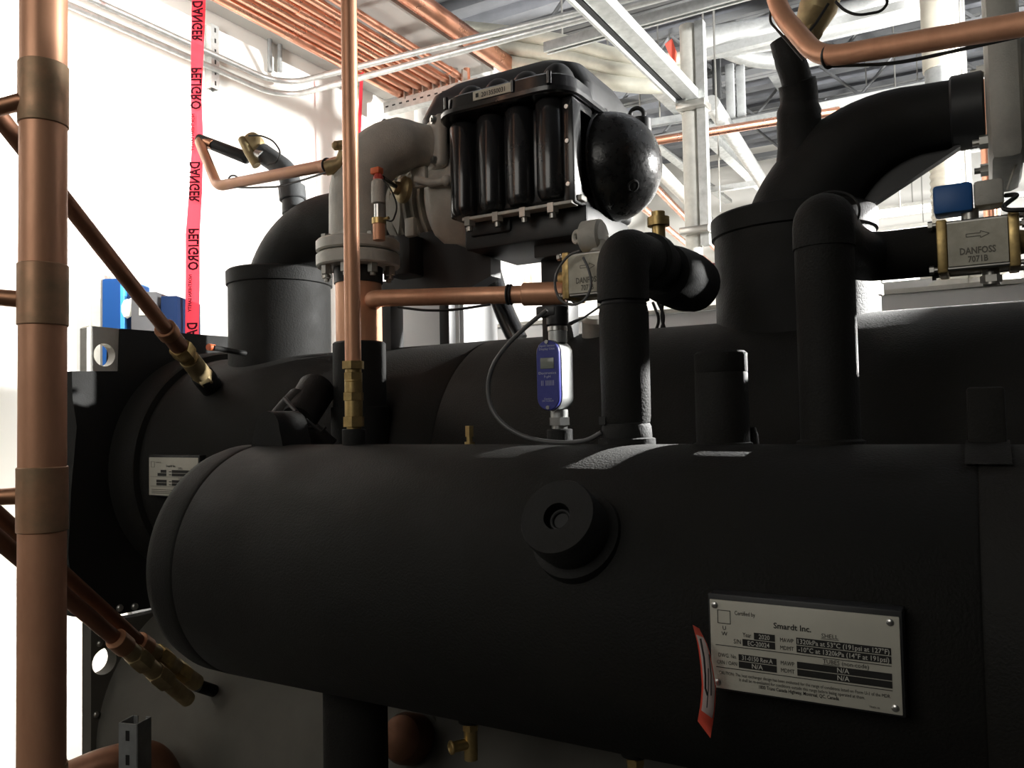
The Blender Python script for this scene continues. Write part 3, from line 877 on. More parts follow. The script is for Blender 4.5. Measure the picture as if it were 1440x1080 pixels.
# slanting copper pipes with brass fittings
def fitting(parent, p0, p1, r, scheme, m='brass'):
    """chain of hexes and barrels between p0 and p1"""
    p0, p1 = V(p0), V(p1)
    for (a, b, k, hx, nm, mm) in scheme:
        q0, q1 = p0.lerp(p1, a), p0.lerp(p1, b)
        mb = MB()
        if hx: mb.lathe([(0, r * k * .93), ((q1 - q0).length * .15, r * k), ((q1 - q0).length * .85, r * k), ((q1 - q0).length, r * k * .93)], q0, q1 - q0, 6)
        else: mb.cyl(q0, q1, r * k, seg=24, bev=r * .05)
        mb.build(nm, mm or m, parent, smooth=25)


end1 = at(292, 533, d=2.46); st1 = at(-30, 127, d=1.72)
t = thing('slanting_copper_pipe', 'copper pipe slanting down to a brass fitting on top of the rear vessel', 'pipe', end1)
f0 = st1.lerp(end1, .80)
f1 = at(240, 470, d=2.20)
MB().tube([st1, at(235, 465, d=2.2)], .0195, 24).build('tube', 'copper_brown', t)
fitting(t, at(233, 463, d=2.2), at(300, 547, d=2.5), .029, [
    (-.02, .08, 1.0, False, 'collar', 'copper_dull'), (.08, .26, .85, False, 'sleeve', 'copper_brown'), (.26, .40, 1.12, True, 'nut', None), (.40, .46, .9, False, 'collar', None),
    (.46, .72, .98, False, 'barrel', 'brass_dull'), (.72, .82, 1.05, True, 'nut', 'brass_dull')])
MB().cyl(at(284, 527, d=2.43), at(303, 551, d=2.53), .034, seg=24, bev=.004).build('rubber_boot', 'rubber_dark', t)

t = thing('slanting_copper_pipe', 'upper one of the two copper pipes slanting to the grey lower vessel', 'pipe', at(270, 965, d=2.2))
MB().tube([at(-30, 700, d=1.66), at(205, 912, d=2.06)], .0175, 24).build('tube', 'copper_brown', t)
fitting(t, at(196, 904, d=2.04), at(290, 970, d=2.28), .026, [
    (-.02, .10, 1.0, False, 'collar', 'copper_dull'), (.10, .22, .85, False, 'sleeve', 'brass_dull'), (.22, .38, 1.15, True, 'nut', None), (.38, .5, .9, False, 'collar', 'brass_dull'),
    (.5, .66, 1.05, True, 'nut', None), (.66, .84, .85, False, 'barrel', 'brass_dull')])
MB().cyl(at(278, 964, d=2.26), at(302, 972, d=2.32), .017, seg=16).build('rubber_boot', 'rubber_dark', t)
t = thing('slanting_copper_pipe', 'lower one of the two copper pipes slanting to the grey lower vessel', 'pipe', at(240, 960, d=2.1))
MB().tube([at(-30, 735, d=1.62), at(170, 905, d=1.95)], .0175, 24).build('tube', 'copper_brown', t)
fitting(t, at(165, 900, d=1.93), at(272, 990, d=2.2), .025, [
    (-.02, .10, 1.0, False, 'collar', 'copper_dull'), (.10, .20, .85, False, 'sleeve', 'brass_dull'), (.20, .34, 1.1, True, 'nut', 'brass_dull'), (.34, .46, .85, False, 'collar', 'brass_dull'),
    (.46, .62, 1.1, True, 'nut', 'brass_dull'), (.62, .92, .8, False, 'barrel', 'brass_dull')])
q = at(320, 490, d=2.45)
t = thing('capped_line', 'small dark line with an orange cap beside the left nozzle', 'pipe', q)
MB().tube([at(300, 489, d=2.4), at(345, 497, d=2.5)], .008, 12).build('tube', 'rubber_dark', t)
MB().cyl(at(293, 488, d=2.39), at(301, 489, d=2.41), .010, seg=14).build('cap', 'orange', t)

# ------------------------------------------------------------------ slim copper riser with flare fittings
lx = at(497, 540, Y=1.30)
xx = lx.x
t = thing('slim_copper_riser', 'slim vertical copper pipe standing on the front vessel, brass fittings at its foot', 'pipe', (xx, 1.30, 1.64))
zf = lambda yy: at(497, yy, Y=1.30).z
MB().cyl((xx, 1.30, zf(512)), (xx, 1.30, 4.2), .0168, seg=32).build('tube', 'copper', t)
for (a, b, r, hx) in ((508, 519, .0235, 1), (519, 524, .017, 0), (524, 533, .0195, 1), (533, 537, .0185, 0), (537, 552, .0185, 0), (552, 563, .0215, 1), (563, 586, .0185, 0), (586, 600, .0225, 1), (600, 606, .015, 0)):
    z0, z1 = zf(b), zf(a)
    mb = MB()
    if hx: mb.hexa((xx, 1.30, z0), (xx, 1.30, z1), r)
    else: mb.cyl((xx, 1.30, z0), (xx, 1.30, z1), r, seg=28, bev=.0008)
    mb.build('hex_nut' if hx else 'barrel', 'brass', t, smooth=25)
MB().cyl((xx, 1.30, 1.625), (xx, 1.30, zf(603)), .0245, seg=28, bev=.002).build('rubber_base', 'rubber_dark', t)

# tilted insulated valve between the vessels
a = at(400, 612, d=1.98); b = at(457, 525, d=1.98)
t = thing('tilted_valve_sleeve', 'tilted black insulated sleeve left of the slim copper riser', 'sleeve', a)
axv = (at(455, 530, d=2.0) - at(418, 590, d=1.85)).normalized()
o0 = at(418, 592, d=1.93)
MB().lathe([(0, .040), (.01, .043), (.135, .047), (.137, .044), (.137, .036), (.10, .034), (.10, .002)], o0, axv, 32).build('sleeve', 'rubber_dark', t)
MB().tube([at(385, 602, d=1.95), at(408, 575, d=1.95), at(422, 560, d=1.98)], .030, 20).build('collar', 'rubber_dark', t)
MB().tube([at(400, 560, d=1.9), at(416, 578, d=1.86), at(432, 602, d=1.86), at(448, 600, d=1.88)], .005, 8).tube([at(430, 590, d=1.85), at(452, 607, d=1.85), at(458, 600, d=1.85)], .004, 8).build('tie_wrap', 'black', t)
MB().tube([at(400, 640, d=1.95), at(430, 600, d=1.95), at(458, 632, d=1.95)], .035, 16).build('wrap', 'rubber_dark', t)

# ------------------------------------------------------------------ discharge riser
dx, dyy = -1.362, 1.575
ds = thing('discharge_riser', 'upright discharge pipe with copper section and bolted grey flange, left of centre', 'pipe', (dx, dyy, 1.6))
zz = lambda yy: at(500, yy, Y=dyy).z
MB().cyl((dx, dyy, 1.56), (dx, dyy, zz(482)), .066, seg=36, bev=.004).cyl((dx, dyy, 1.56), (dx, dyy, zz(572)), .072, seg=36, bev=.003).build('insulated_foot', 'rubber_dark', ds)
MB().cyl((dx, dyy, zz(484)), (dx, dyy, zz(394)), .0575, seg=40).build('copper_section', 'copper', ds)
MB().cyl((dx, dyy, zz(400)), (dx, dyy, zz(372)), .061, seg=40).build('steel_neck', 'black_steel', ds)
MB().lathe([(0, .100), (.004, .104), (.030, .104), (.034, .100)], (dx, dyy, zz(378)), ZA, 48).build('lower_flange', 'cast_light', ds)
MB().lathe([(0, .100), (.004, .104), (.026, .104), (.030, .100)], (dx, dyy, zz(357)), ZA, 48).build('upper_flange', 'cast_light', ds)
for k in range(8):
    a = 2 * PI * k / 8 + .35
    c = V((dx + .084 * math.cos(a), dyy + .084 * math.sin(a), zz(378)))
    MB().hexa(c - ZA * .022, c, .013).cyl(c - ZA * .03, c + ZA * .07, .007, seg=10).hexa(c + ZA * .066, c + ZA * .077, .013).build('flange_bolt', 'zinc', ds)
# small sensor line standing on the flange
sx = at(533, 330, Y=1.50)
t = thing('service_port', 'small copper port with orange cap standing by the grey elbow', 'port', sx)
zz2 = lambda yy: at(533, yy, Y=1.50).z
MB().cyl((sx.x, 1.50, zz2(338)), (sx.x, 1.50, zz2(315)), .0145, seg=20).build('copper_tube', 'copper', t)
MB().cyl((sx.x, 1.50, zz2(315)), (sx.x, 1.50, zz2(307)), .017, seg=20).tube([(sx.x, 1.5, zz2(310)), (sx.x + .03, 1.5, zz2(309))], .004, 8).build('clamp_ring', 'brass', t)
MB().cyl((sx.x, 1.50, zz2(308)), (sx.x, 1.50, zz2(286)), .0115, seg=20).build('steel_stem', 'steel', t)
MB().lathe([(0, .011), (.004, .017), (.03, .0175), (.055, .016), (.062, .010)], (sx.x, 1.50, zz2(288)), ZA, 24).build('grey_body', 'cast', t)
MB().lathe([(0, .012), (.012, .012), (.022, .007)], (sx.x, 1.50, zz2(256)), ZA, 20).build('red_plug', 'red', t)
MB().box((sx.x - .004, 1.50, zz2(240)), (.026, .02, .016), bev=.003).build('orange_cap', 'orange', t)
MB().tube([(sx.x + .005, 1.5, zz2(250)), at(548, 262, Y=1.5), at(560, 290, Y=1.52), at(552, 312, Y=1.5), (sx.x + .02, 1.5, zz2(311))], .002, 8, bend=.03).build('tether', 'black_cable', t)

# grey discharge elbow
Cp = at(603, 207, Y=1.735); zc = Cp.z
dh = V((Cp.x - dx, Cp.y - dyy, 0)); Lh = dh.length; dh.normalize(); sh = V((-dh.y, dh.x, 0))
ge_ = thing('cast_elbow', 'smooth grey cast elbow joining the flanged riser to the compressor', 'elbow', (dx, dyy, zz(345)))
P = [V((dx, dyy, zz(345)))]
Rb = Lh - .035
for k in range(13):
    a = PI / 2 * k / 12
    P.append(V((dx, dyy, 0)) + dh * (Rb * (1 - math.cos(a))) + ZA * (zc - Rb + Rb * math.sin(a)))
P.append(Cp - dh * .006)
MB().tube(P, [.072] + [.071] * 11 + [.064, .058, .056], 40).build('elbow_body', 'cast', ge_, smooth=60)
RM = Matrix((dh, sh, ZA)).transposed()
MB().box(Cp + dh * .012, (.034, .150, .140), RM, bev=.014, seg=3).build('square_flange', 'cast_light', ge_)
for dy in (-.058, .058):
    for dz in (-.052, .052):
        c = Cp + sh * dy + ZA * dz - dh * .003
        MB().cyl(c, c - dh * .010, .011, seg=18).hexa(c - dh * .0098, c - dh * .013, .006).build('socket_bolt', 'zinc', ge_)
MB().cyl(at(471, 205, d=2.05), at(488, 203, d=2.05), .012, seg=14).ball(at(473, 205, d=2.03), .012, seg=10).build('side_port', 'brass_dull', ge_)
MB().tube([at(458, 237, d=2.03), at(480, 232, d=2.03), at(486, 215, d=2.03)], .018, 16, bend=.02).build('side_elbow', 'brass_dull', ge_)

# ------------------------------------------------------------------ compressor
CYc, CZc = 1.88, 2.315
cp = thing('compressor', 'glossy black centrifugal compressor with ribbed front and round end dome', 'compressor', (-1.0, CYc, 2.13))
# core
MB().box((-.975, 1.86, 2.315), (.35, .34, .235), bev=.02, seg=3).build('core_housing', 'black', cp)
# front cover with four bulges
m = MB(); front = 1.675
n = 4
xsb = [-1.105, -1.025, -.945, -.862]
for i, x in enumerate(xsb):
    m.lathe([(0, .028), (.010, .034), (.02, .0355), (.222, .0355), (.23, .030)], (x, front + .004, 2.195 + .003 * i), ZA, 32)
m.box((-.98, front + .035, 2.312), (.345, .06, .232), bev=.008)
m.build('ribbed_cover', 'gloss', cp, smooth=50)
MB().box((-.815, front + .05, 2.31), (.03, .11, .25), bev=.006).build('side_cover', 'gloss', cp)
for z in (2.41, 2.33, 2.23):
    MB().cyl((-.816, front - .008, z), (-.816, front - .001, z), .005, seg=12).build('cover_screw', 'steel', cp)


def rrect(x0, x1, y0, y1, r, z, n=6):
    P = []
    for (cx, cy, a0) in ((x1 - r, y1 - r, 0), (x0 + r, y1 - r, 90), (x0 + r, y0 + r, 180), (x1 - r, y0 + r, 270)):
        for k in range(n + 1):
            a = math.radians(a0 + 90 * k / n); P.append(V((cx + r * math.cos(a), cy + r * math.sin(a), z)))
    return P


# lid: lower flanged rim then a raised housing, bulges on top
m = MB()
m.rings([rrect(-1.165, -.795, 1.625, 2.08, .07, 2.436), rrect(-1.17, -.79, 1.62, 2.085, .075, 2.440), rrect(-1.17, -.79, 1.62, 2.085, .075, 2.450), rrect(-1.16, -.80, 1.63, 2.08, .07, 2.454),
         rrect(-1.158, -.802, 1.632, 2.08, .07, 2.482), rrect(-1.15, -.81, 1.64, 2.07, .065, 2.488)])
m.build('lid_rim', 'gloss', cp)
m = MB()
m.rings([rrect(-1.30, -.80, 1.745, 2.06, .04, 2.44), rrect(-1.30, -.80, 1.745, 2.06, .04, 2.50), rrect(-1.28, -.84, 1.765, 2.05, .05, 2.565), rrect(-1.25, -.89, 1.80, 2.02, .06, 2.596)])
m.build('lid_housing', 'black', cp)
m = MB()
for x in xsb:
    m.ball((x - .005, 1.735, 2.482), .042, (1, 1.3, 1.5), 28)
m.build('lid_bulges', 'black', cp)
m = MB()
for x in (-1.125, -.935, -.84): m.cyl((x, 1.632, 2.456), (x, 1.632, 2.484), .006, seg=12)
m.build('lid_latch', 'gloss', cp)
la, lb = at(665, 142, Y=1.627), at(718, 132, Y=1.627)
MB().box(((la.x + lb.x) / 2, 1.6285, 2.469), (lb.x - la.x, .002, .022)).build('serial_label', 'sticker', cp)
tm = MB().text('2013550031', V((la.x + .024, 1.6268, 2.4625)), XA, ZA, .011, width=.066, n=-YA, bold=.015)
tm.box((la.x + .012, 1.6268, 2.469), (.008, .0006, .010))
tm.build('serial_number', 'ink', cp)
# end dome
m = MB(); prf = [(0, .128), (.006, .134)]
for k in range(1, 15):
    a = PI / 2 * k / 14
    prf.append((.006 + .125 * math.sin(a), .134 * math.cos(a) if k < 14 else .001))
m.lathe(prf, (-.80, CYc - .01, CZc), XA, 64)
m.build('end_dome', 'dome', cp, smooth=60)
MB().lathe([(-.03, .10), (0, .138), (.008, .140), (.014, .134)], (-.81, CYc - .01, CZc), XA, 64).build('dome_rim', 'gloss', cp)
hc = at(915, 283, d=1.86)
nrm = (hc - V((-.80, CYc - .01, CZc))).normalized()
hh = V((-.796, CYc - .01, CZc)) + nrm * .131
MB().torus(hh, nrm, .012, .0035, 20, 8).lathe([(0, .012), (.004, .011), (.0045, .001)], hh - nrm * .001, nrm, 18).build('dome_port', 'seam', cp)
# volute and finned inlet casting
MB().lathe([(0, .10), (.0, .15), (.015, .165), (.05, .170), (.09, .165), (.12, .145), (.14, .12)], (-1.15, CYc, 2.295), -XA, 56).build('volute', 'cast', cp, smooth=45)
pf = [(0, .118)]
for i in range(5): pf += [(.012 + i * .026, .118), (.0125 + i * .026, .136), (.0205 + i * .026, .136), (.021 + i * .026, .118)]
pf += [(.15, .118), (.16, .10), (.17, .10)]
MB().lathe(pf, (-1.28, CYc, 2.295), -XA, 48).build('finned_inlet', 'cast', cp, smooth=30)
m = MB()
a = at(628, 254, Y=1.69); b = at(585, 252, Y=1.69); c = at(565, 300, Y=1.72)
m.tube([a, at(606, 257, Y=1.69), b], .010, 14).ball(a, .015, seg=12)
m.box(at(590, 250, Y=1.71), (.05, .02, .055), bev=.008)
m.prism([at(548, 275, Y=1.71), at(560, 262, Y=1.71), at(563, 300, Y=1.71), at(560, 330, Y=1.71), at(545, 300, Y=1.71)], YA, .012)
m.box(at(578, 320, Y=1.71), (.03, .02, .05), bev=.005)
m.build('casting_bracket', 'cast_light', cp)
MB().lathe([(0, .034), (.012, .036), (.02, .03), (.024, .018), (.04, .016)], at(572, 268, Y=1.70), V((-.5, -1, .1)), 28).build('valve_motor', 'brass_dull', cp)
MB().tube([at(556, 262, Y=1.66), at(545, 255, Y=1.6), at(538, 250, Y=1.52)], .006, 10).build('motor_cable', 'black_cable', cp)
# base, feet, studs
m = MB(); m.box((-.96, 1.84, 2.155), (.34, .26, .07), bev=.008); m.box((-1.05, 1.80, 2.175), (.12, .20, .05), bev=.01)
m.build('base_casting', 'black_steel', cp)
m = MB(); m.box((-.955, 1.68, 2.187), (.30, .035, .008), bev=.002); m.box((-.83, 1.70, 2.20), (.08, .03, .014), bev=.003)
m.build('mounting_strip', 'cast_light', cp)
for x in (-1.09, -1.01, -.935, -.86):
    MB().hexa((x, 1.675, 2.170), (x, 1.675, 2.192), .015).cyl((x, 1.675, 2.158), (x, 1.675, 2.172), .008, seg=12).build('base_bolt', 'zinc', cp)
q = at(900, 165, d=2.05)
MB().cyl((q.x, q.y, q.z - .10), (q.x, q.y, q.z - .005), .028, seg=24, bev=.003).build('lifting_boss', 'black', cp)
MB().torus(q + V((-.008, 0, .008)), V((.35, -.93, 0)), .017, .0055, 24, 10).build('lifting_eye', 'black', cp)
q = at(555, 178, d=2.25)
MB().tube([at(538, 170, d=2.2), at(545, 176, d=2.2), at(575, 182, d=2.2), at(590, 188, d=2.2)], [.008, .014, .014, .012], 14).build('rear_hose', 'black', cp)
m = MB().box((-1.235, 1.92, 2.47), (.09, .20, .14), bev=.02, seg=3)
m.build('rear_terminal_box', 'black', cp)

# compressor stand
sd = thing('compressor_stand', 'black steel stand with posts and plates under the compressor', 'stand', (-1.2, 1.9, 1.85))
def post_(px, w, y0, yy, dep=.07):
    c = at(px, y0, Y=yy); 
    z1 = c.z; wpx = w
    return MB().box((c.x, yy, (z1 + 1.80) / 2), (w, dep, z1 - 1.80), bev=.003)
MB().box((at(548, 440, Y=1.88).x, 1.88, 1.94), (.055, .06, .32), bev=.003).build('post', 'black_steel', sd)
MB().box((at(629, 440, Y=2.05).x, 2.05, 1.96), (.036, .036, .28), bev=.003).build('post', 'black_steel', sd)
MB().box((at(788, 440, Y=1.84).x, 1.84, 1.99), (.075, .06, .34), bev=.003).build('post', 'black_steel', sd)
c = at(800, 332, Y=1.80)
MB().box((c.x, 1.80, c.z), (.155, .08, .105), bev=.003).build('saddle_plate', 'black_steel', sd)
c = at(571, 362, Y=1.76)
MB().box((c.x, 1.76, c.z), (.085, .08, .105), bev=.003).build('saddle_plate', 'black_steel', sd)
MB().prism([at(a, b, Y=1.78) for a, b in ((590, 328), (612, 322), (645, 345), (690, 362), (690, 388), (655, 408), (590, 388))], YA, .05).build('gusset_plate', 'black_steel', sd)
ca, cb = at(545, 392, Y=1.84), at(690, 400, Y=1.84)
MB().prism([at(a, b, Y=1.83) for a, b in ((545, 384), (600, 384), (686, 408), (645, 420), (545, 420))], YA, .10).build('base_plate', 'black_steel', sd)

# corrugated black hose between stand and rear vessel
P = [at(a, b, Y=2.05) for a, b in ((684, 345), (690, 380), (700, 415), (712, 445), (728, 478))]
m = MB()
tag(m.tube(P, .030, 20, bend=.08).build('power_conduit', 'gloss'), 'thick glossy black hose dropping behind the level copper pipe', 'hose')

# ------------------------------------------------------------------ left valve loop (brass valve on insulated branch)
br = thing('insulated_branch', 'insulated branch coloured as if grey-lit on the left elbow with a brass valve', 'branch', at(410, 300, Y=1.95))
MB().tube([at(414, 300, Y=1.95), at(410, 262, Y=1.95), at(404, 240, Y=1.95), at(368, 215, Y=1.93)], [.040, .034, .034, .034], 24, bend=.08).build('insulation', 'lit_rubber', br)
MB().cyl(at(412, 282, Y=1.95), at(410, 262, Y=1.95), .044, seg=28, bev=.003).build('collar', 'lit_rubber', br)
vc = at(352, 206, Y=1.92)
v1 = thing('brass_valve', 'round brass valve head above the left elbow, with a thin wire loop', 'valve', vc)
MB().lathe([(0, .012), (.004, .033), (.034, .036), (.040, .030), (.044, .01)], vc + V((.01, .02, .005)), V((.25, -1, .05)), 28).build('valve_head', 'brass_dull', v1)
MB().tube([at(341, 196, Y=1.90), at(350, 215, Y=1.89), at(361, 233, Y=1.9)], .015, 14).build('valve_body', 'brass_dull', v1)
MB().cyl(at(362, 218, Y=1.91), at(370, 221, Y=1.91), .020, seg=20).build('steel_ring', 'steel', v1)
MB().tube([at(350, 191, Y=1.88), at(366, 190, Y=1.88), at(385, 198, Y=1.88), at(395, 214, Y=1.88), at(390, 228, Y=1.88), at(377, 232, Y=1.88)], .003, 8, bend=.03).build('wire_loop', 'black_cable', v1)
lp = thing('copper_loop', 'bent copper tube looping left of the compressor from the brass valve', 'pipe', at(310, 262, Y=1.85))
MB().tube([at(347, 222, Y=1.92), at(280, 196, Y=1.9)], [.021, .019], 20).build('insulated_end', 'rubber_dark', lp)
MB().tube([at(300, 204, Y=1.9), at(279, 196, Y=1.9), at(306, 262, Y=1.75), at(478, 229, Y=1.60)], .0165, 20, bend=.045).build('tube', 'copper_dull', lp)
MB().cyl(at(455, 236, Y=1.62), at(480, 229, Y=1.6), .0195, seg=20, bev=.001).build('socket', 'copper_dull', lp)
MB().tube([at(316, 262, Y=1.73), at(345, 264, Y=1.71), at(390, 263, Y=1.68), at(430, 252, Y=1.64), at(462, 241, Y=1.6)], .003, 8, bend=.03).build('capillary', 'black_cable', lp)
for (a, b) in (((328, 263), (329, 255)), ((463, 243), (461, 233))):
    c = at(*b, Y=1.74 if a[0] < 400 else 1.61)
    MB().torus(c, (at(478, 229, Y=1.6) - at(306, 262, Y=1.75)), .018, .003, 20, 8).build('cable_tie', 'black', lp)

# ------------------------------------------------------------------ right valve loop
br = thing('insulated_branch', 'black insulated branch rising from the large right elbow', 'branch', at(1125, 180, Y=1.92))
MB().tube([at(1128, 250, Y=1.92), at(1123, 180, Y=1.92), at(1124, 130, Y=1.9), at(1117, 100, Y=1.88), at(1098, 55, Y=1.86)], [.060, .048, .041, .033, .025], 24, bend=.06).build('insulation', 'rubber_dark', br)
v2 = thing('brass_valve', 'brass valve at the top edge right of centre, with a thin wire loop', 'valve', at(1155, 15, Y=1.8))
MB().tube([at(1135, 45, Y=1.82), at(1150, 12, Y=1.8), at(1165, -30, Y=1.8)], [.030, .040, .036], 24).build('valve_body', 'brass_dull', v2)
MB().cyl(at(1128, 40, Y=1.82), at(1146, 46, Y=1.8), .022, seg=20).build('neck', 'brass_dull', v2)
MB().tube([at(1175, 2, Y=1.75), at(1186, 14, Y=1.75), at(1206, 22, Y=1.75), at(1240, 16, Y=1.75), at(1250, 2, Y=1.75), at(1235, -14, Y=1.75)], .003, 8, bend=.03).build('wire_loop', 'black_cable', v2)
MB().tube([at(1165, 5, Y=1.74), at(1148, 32, Y=1.74), at(1132, 52, Y=1.74)], .003, 8).build('wire', 'black_cable', v2)
lp = thing('copper_loop', 'thick bent copper tube crossing the top right corner', 'pipe', at(1160, 80, Y=1.5))
MB().tube([at(1085, -25, Y=1.62), at(1098, 20, Y=1.6), at(1152, 82, Y=1.52), at(1475, 28, Y=1.36), at(1475, 28, Y=1.36) + (at(1475, 28, Y=1.36) - at(1152, 82, Y=1.52)) * 1.2], .0178, 28, bend=.05).build('tube', 'copper', lp)
MB().torus(at(1165, 80, Y=1.515), at(1475, 28, Y=1.36) - at(1152, 82, Y=1.52), .0185, .0025, 24, 8).build('cable_tie', 'black', lp)
MB().tube([at(1160, 93, Y=1.53), at(1260, 90, Y=1.5), at(1350, 70, Y=1.45), at(1460, 45, Y=1.38)], .0032, 8, bend=.05).build('capillary', 'black_cable', lp)
MB().tube([at(1085, 10, Y=1.6), at(1082, 30, Y=1.6), at(1100, 50, Y=1.58), at(1130, 85, Y=1.55)], .0025, 8, bend=.02).build('wire', 'black_cable', lp)

# ------------------------------------------------------------------ pipes standing on the front vessel
def column_pipe(px, label, mid=(None)):
    x = at(px, 560, Y=1.33).x
    t = thing('insulated_pipe', label, 'pipe', (x, 1.33, 1.63))
    return t, x


zA = 1.986
t, x = column_pipe(880, 'black insulated pipe right of the blue gauge, bending back under the dome')
MB().lathe([(0, .050), (.03, .0495), (.032, .044), (.05, .043), (.066, .036)], (x, 1.33, 1.628), ZA, 40).build('base_cup', 'rubber_dark', t)
MB().lathe([(0, .034), (.004, .041), (.015, .0425), (.195, .0435), (.206, .041), (.212, .036)], (x, 1.33, 1.682), ZA, 40).build('sleeve', 'rubber', t)
MB().cyl((x, 1.33, 1.89), (x, 1.33, 1.902), .038, seg=30).torus((x, 1.33, 1.892), ZA, .038, .003, 32, 8).build('cable_tie', 'black', t)
MB().torus((x, 1.33, 1.686), ZA, .037, .004, 32, 8).box((x - .03, 1.30, 1.69), (.012, .012, .014)).build('cable_tie', 'black', t)
MB().tube([(x, 1.33, 1.898), (x, 1.33, zA), (x + .01, 1.62, zA - .004)], .0455, 32, bend=.055).build('elbow_sleeve', 'rubber', t, smooth=60)
MB().cyl((x + .003, 1.43, zA), (x + .006, 1.47, zA), .053, seg=32, bev=.006).build('band', 'rubber_dark', t)
m = MB(); rings = []
random.seed(3)
MB().lathe([(0, .045), (.01, .056), (.05, .060), (.12, .062), (.165, .058), (.178, .045), (.18, .02)], (x + .008, 1.50, zA - .012), V((.08, 1, -.03)), 28).build('end_wrap', 'rubber_dark', t)
bc = at(926, 318, Y=1.62)
MB().cyl(bc - ZA * .04, bc + ZA * .03, .014, seg=16).cyl(bc + ZA * .0, bc + ZA * .018, .023, seg=20).build('brass_cap', 'brass', t)

t, x = column_pipe(1015, 'short black capped stub between the two tall insulated pipes')
MB().lathe([(0, .048), (.022, .047), (.024, .043), (.135, .0425), (.137, .0415), (.139, .0425), (.168, .0425), (.172, .038)], (x, 1.33, 1.628), ZA, 40).build('sleeve', 'rubber', t)
MB().lathe([(0, .012), (.028, .010), (.04, .006)], (x + .04, 1.36, 1.635), ZA, 12).build('peeling_edge', 'rubber', t)

t, x = column_pipe(1166, 'tall black insulated pipe in front of the large neck, bending back at the top')
MB().lathe([(0, .050), (.025, .050), (.028, .044), (.10, .0435), (.345, .0435)], (x, 1.33, 1.628), ZA, 40).build('sleeve', 'rubber', t)
MB().tube([(x, 1.33, 1.95), (x, 1.33, 1.995), (x, 1.50, 1.985), (x + .02, 1.66, 1.985), (x + .16, 1.66, 1.985)], .0455, 36, bend=.055).build('elbow_sleeve', 'rubber', t, smooth=60)
MB().lathe([(0, .040), (.01, .0415), (.16, .0415), (.165, .038)], (x + .045, 1.66, 1.985), XA, 32).build('end_sleeve', 'rubber_dark', t)
MB().torus((x, 1.38, 2.012), V((0, .75, -.35)), .047, .002, 36, 8).build('seam_tape', 'seam', t)


def shutoff(c, L, h, label, words, coil):
    """brass block valve, square end flanges tied by rods, paper sticker on the front"""
    c = V(c); t = thing('block_valve', label, 'valve', c - ZA * h / 2)
    MB().box(c, (L * .62, .075, h * .90), bev=.003).build('body', 'brass_dull', t)
    for s in (-1, 1):
        MB().box(c + XA * s * L * .36, (L * .11, .088, h), bev=.003).build('end_flange', 'brass', t)
        MB().cyl(c + XA * s * L * .40, c + XA * s * L * .58, .022, .017, seg=24).build('solder_socket', 'brass', t)
    for dy in (-.036, .036):
        for dz in (-.42, .42):
            a = c + V((-L * .50, dy, dz * h)); b = c + V((L * .50, dy, dz * h))
            MB().cyl(a, b, .0045, seg=10).hexa(a, a + XA * .007, .008).hexa(b - XA * .007, b, .008).build('tie_rod', 'zinc', t)
    MB().box(c + V((0, -.0445, 0)), (L * .60, .0015, h * .80)).build('sticker', 'sticker', t)
    m = MB(); yy = c.y - .0456
    m.text(words[0], V((c.x, yy, c.z - h * .20)), XA, ZA, h * .12, width=L * .36, align='c', n=-YA, bold=.03)
    m.text(words[1], V((c.x, yy, c.z - h * .35)), XA, ZA, h * .11, width=L * .20, align='c', n=-YA, bold=.03)
    ar = [(-.10, .13), (.03, .13), (.03, .09), (.11, .16), (.03, .23), (.03, .19), (-.10, .19)]
    for i in range(len(ar)):
        a, b = ar[i], ar[(i + 1) % len(ar)]
        m.bar((c.x + a[0] * L * 1.1, yy, c.z + a[1] * h * .9 + .0), (c.x + b[0] * L * 1.1, yy, c.z + b[1] * h * .9), .0012, .0006, hint=(0, 1, 0))
    m.build('sticker_print', mat('grey_print', (.16, .15, .12), .6), t)
    MB().cyl(c + V((L * .12, 0, -h * .5 - .022)), c + V((L * .12, 0, -h * .45)), .014, seg=16).hexa(c + V((L * .12, 0, -h * .5 - .018)), c + V((L * .12, 0, -h * .5 - .006)), .017).build('bottom_port', 'zinc', t)
    if coil:
        MB().cyl(c + V((-.01, 0, h * .45)), c + V((-.01, 0, h * .5 + .02)), .014, seg=16).build('stem', 'zinc', t)
        MB().box(c + V((-.035, 0, h * .5 + .040)), (.062, .05, .052), bev=.006).build('blue_coil', 'actuator', t)
        MB().box(c + V((.020, 0, h * .5 + .042)), (.045, .05, .045), bev=.006).build('grey_connector', 'cast', t)
        MB().tube([c + V((.045, -.01, h * .5 + .035)), c + V((.065, -.03, h * .5 + .03)), c + V((.03, -.06, h * .5)), c + V((.10, -.06, h * .42)), c + V((.16, -.05, h * .45))], .004, 10, bend=.03).build('lead', 'black_cable', t)
    return t


cR = at(1375, 347, Y=1.65)
shutoff(cR, .150, .094, 'brass block valve with blue coil and white sticker at the right edge', ('DANFOSS', '7071B'), True)
cM = at(838, 388, Y=1.65)
shutoff(cM, .150, .104, 'brass block valve with white sticker, half hidden by the insulated pipe', ('DANFOSS', '7071B'), False)
t = thing('valve_actuator', 'pale grey cast motor head above the half hidden block valve', 'actuator', cM + ZA * .06)
MB().cyl(cM + V((.01, 0, .052)), cM + V((.01, 0, .075)), .022, seg=20).lathe([(0, .03), (.005, .037), (.045, .037), (.05, .03)], cM + V((-.03, 0, .088)), XA, 24).build('head', 'cast', t)
MB().torus(cM + V((-.035, -.02, .088)), V((-.6, -1, 0)), .012, .005, 20, 8).build('ring_nut', 'cast_light', t)
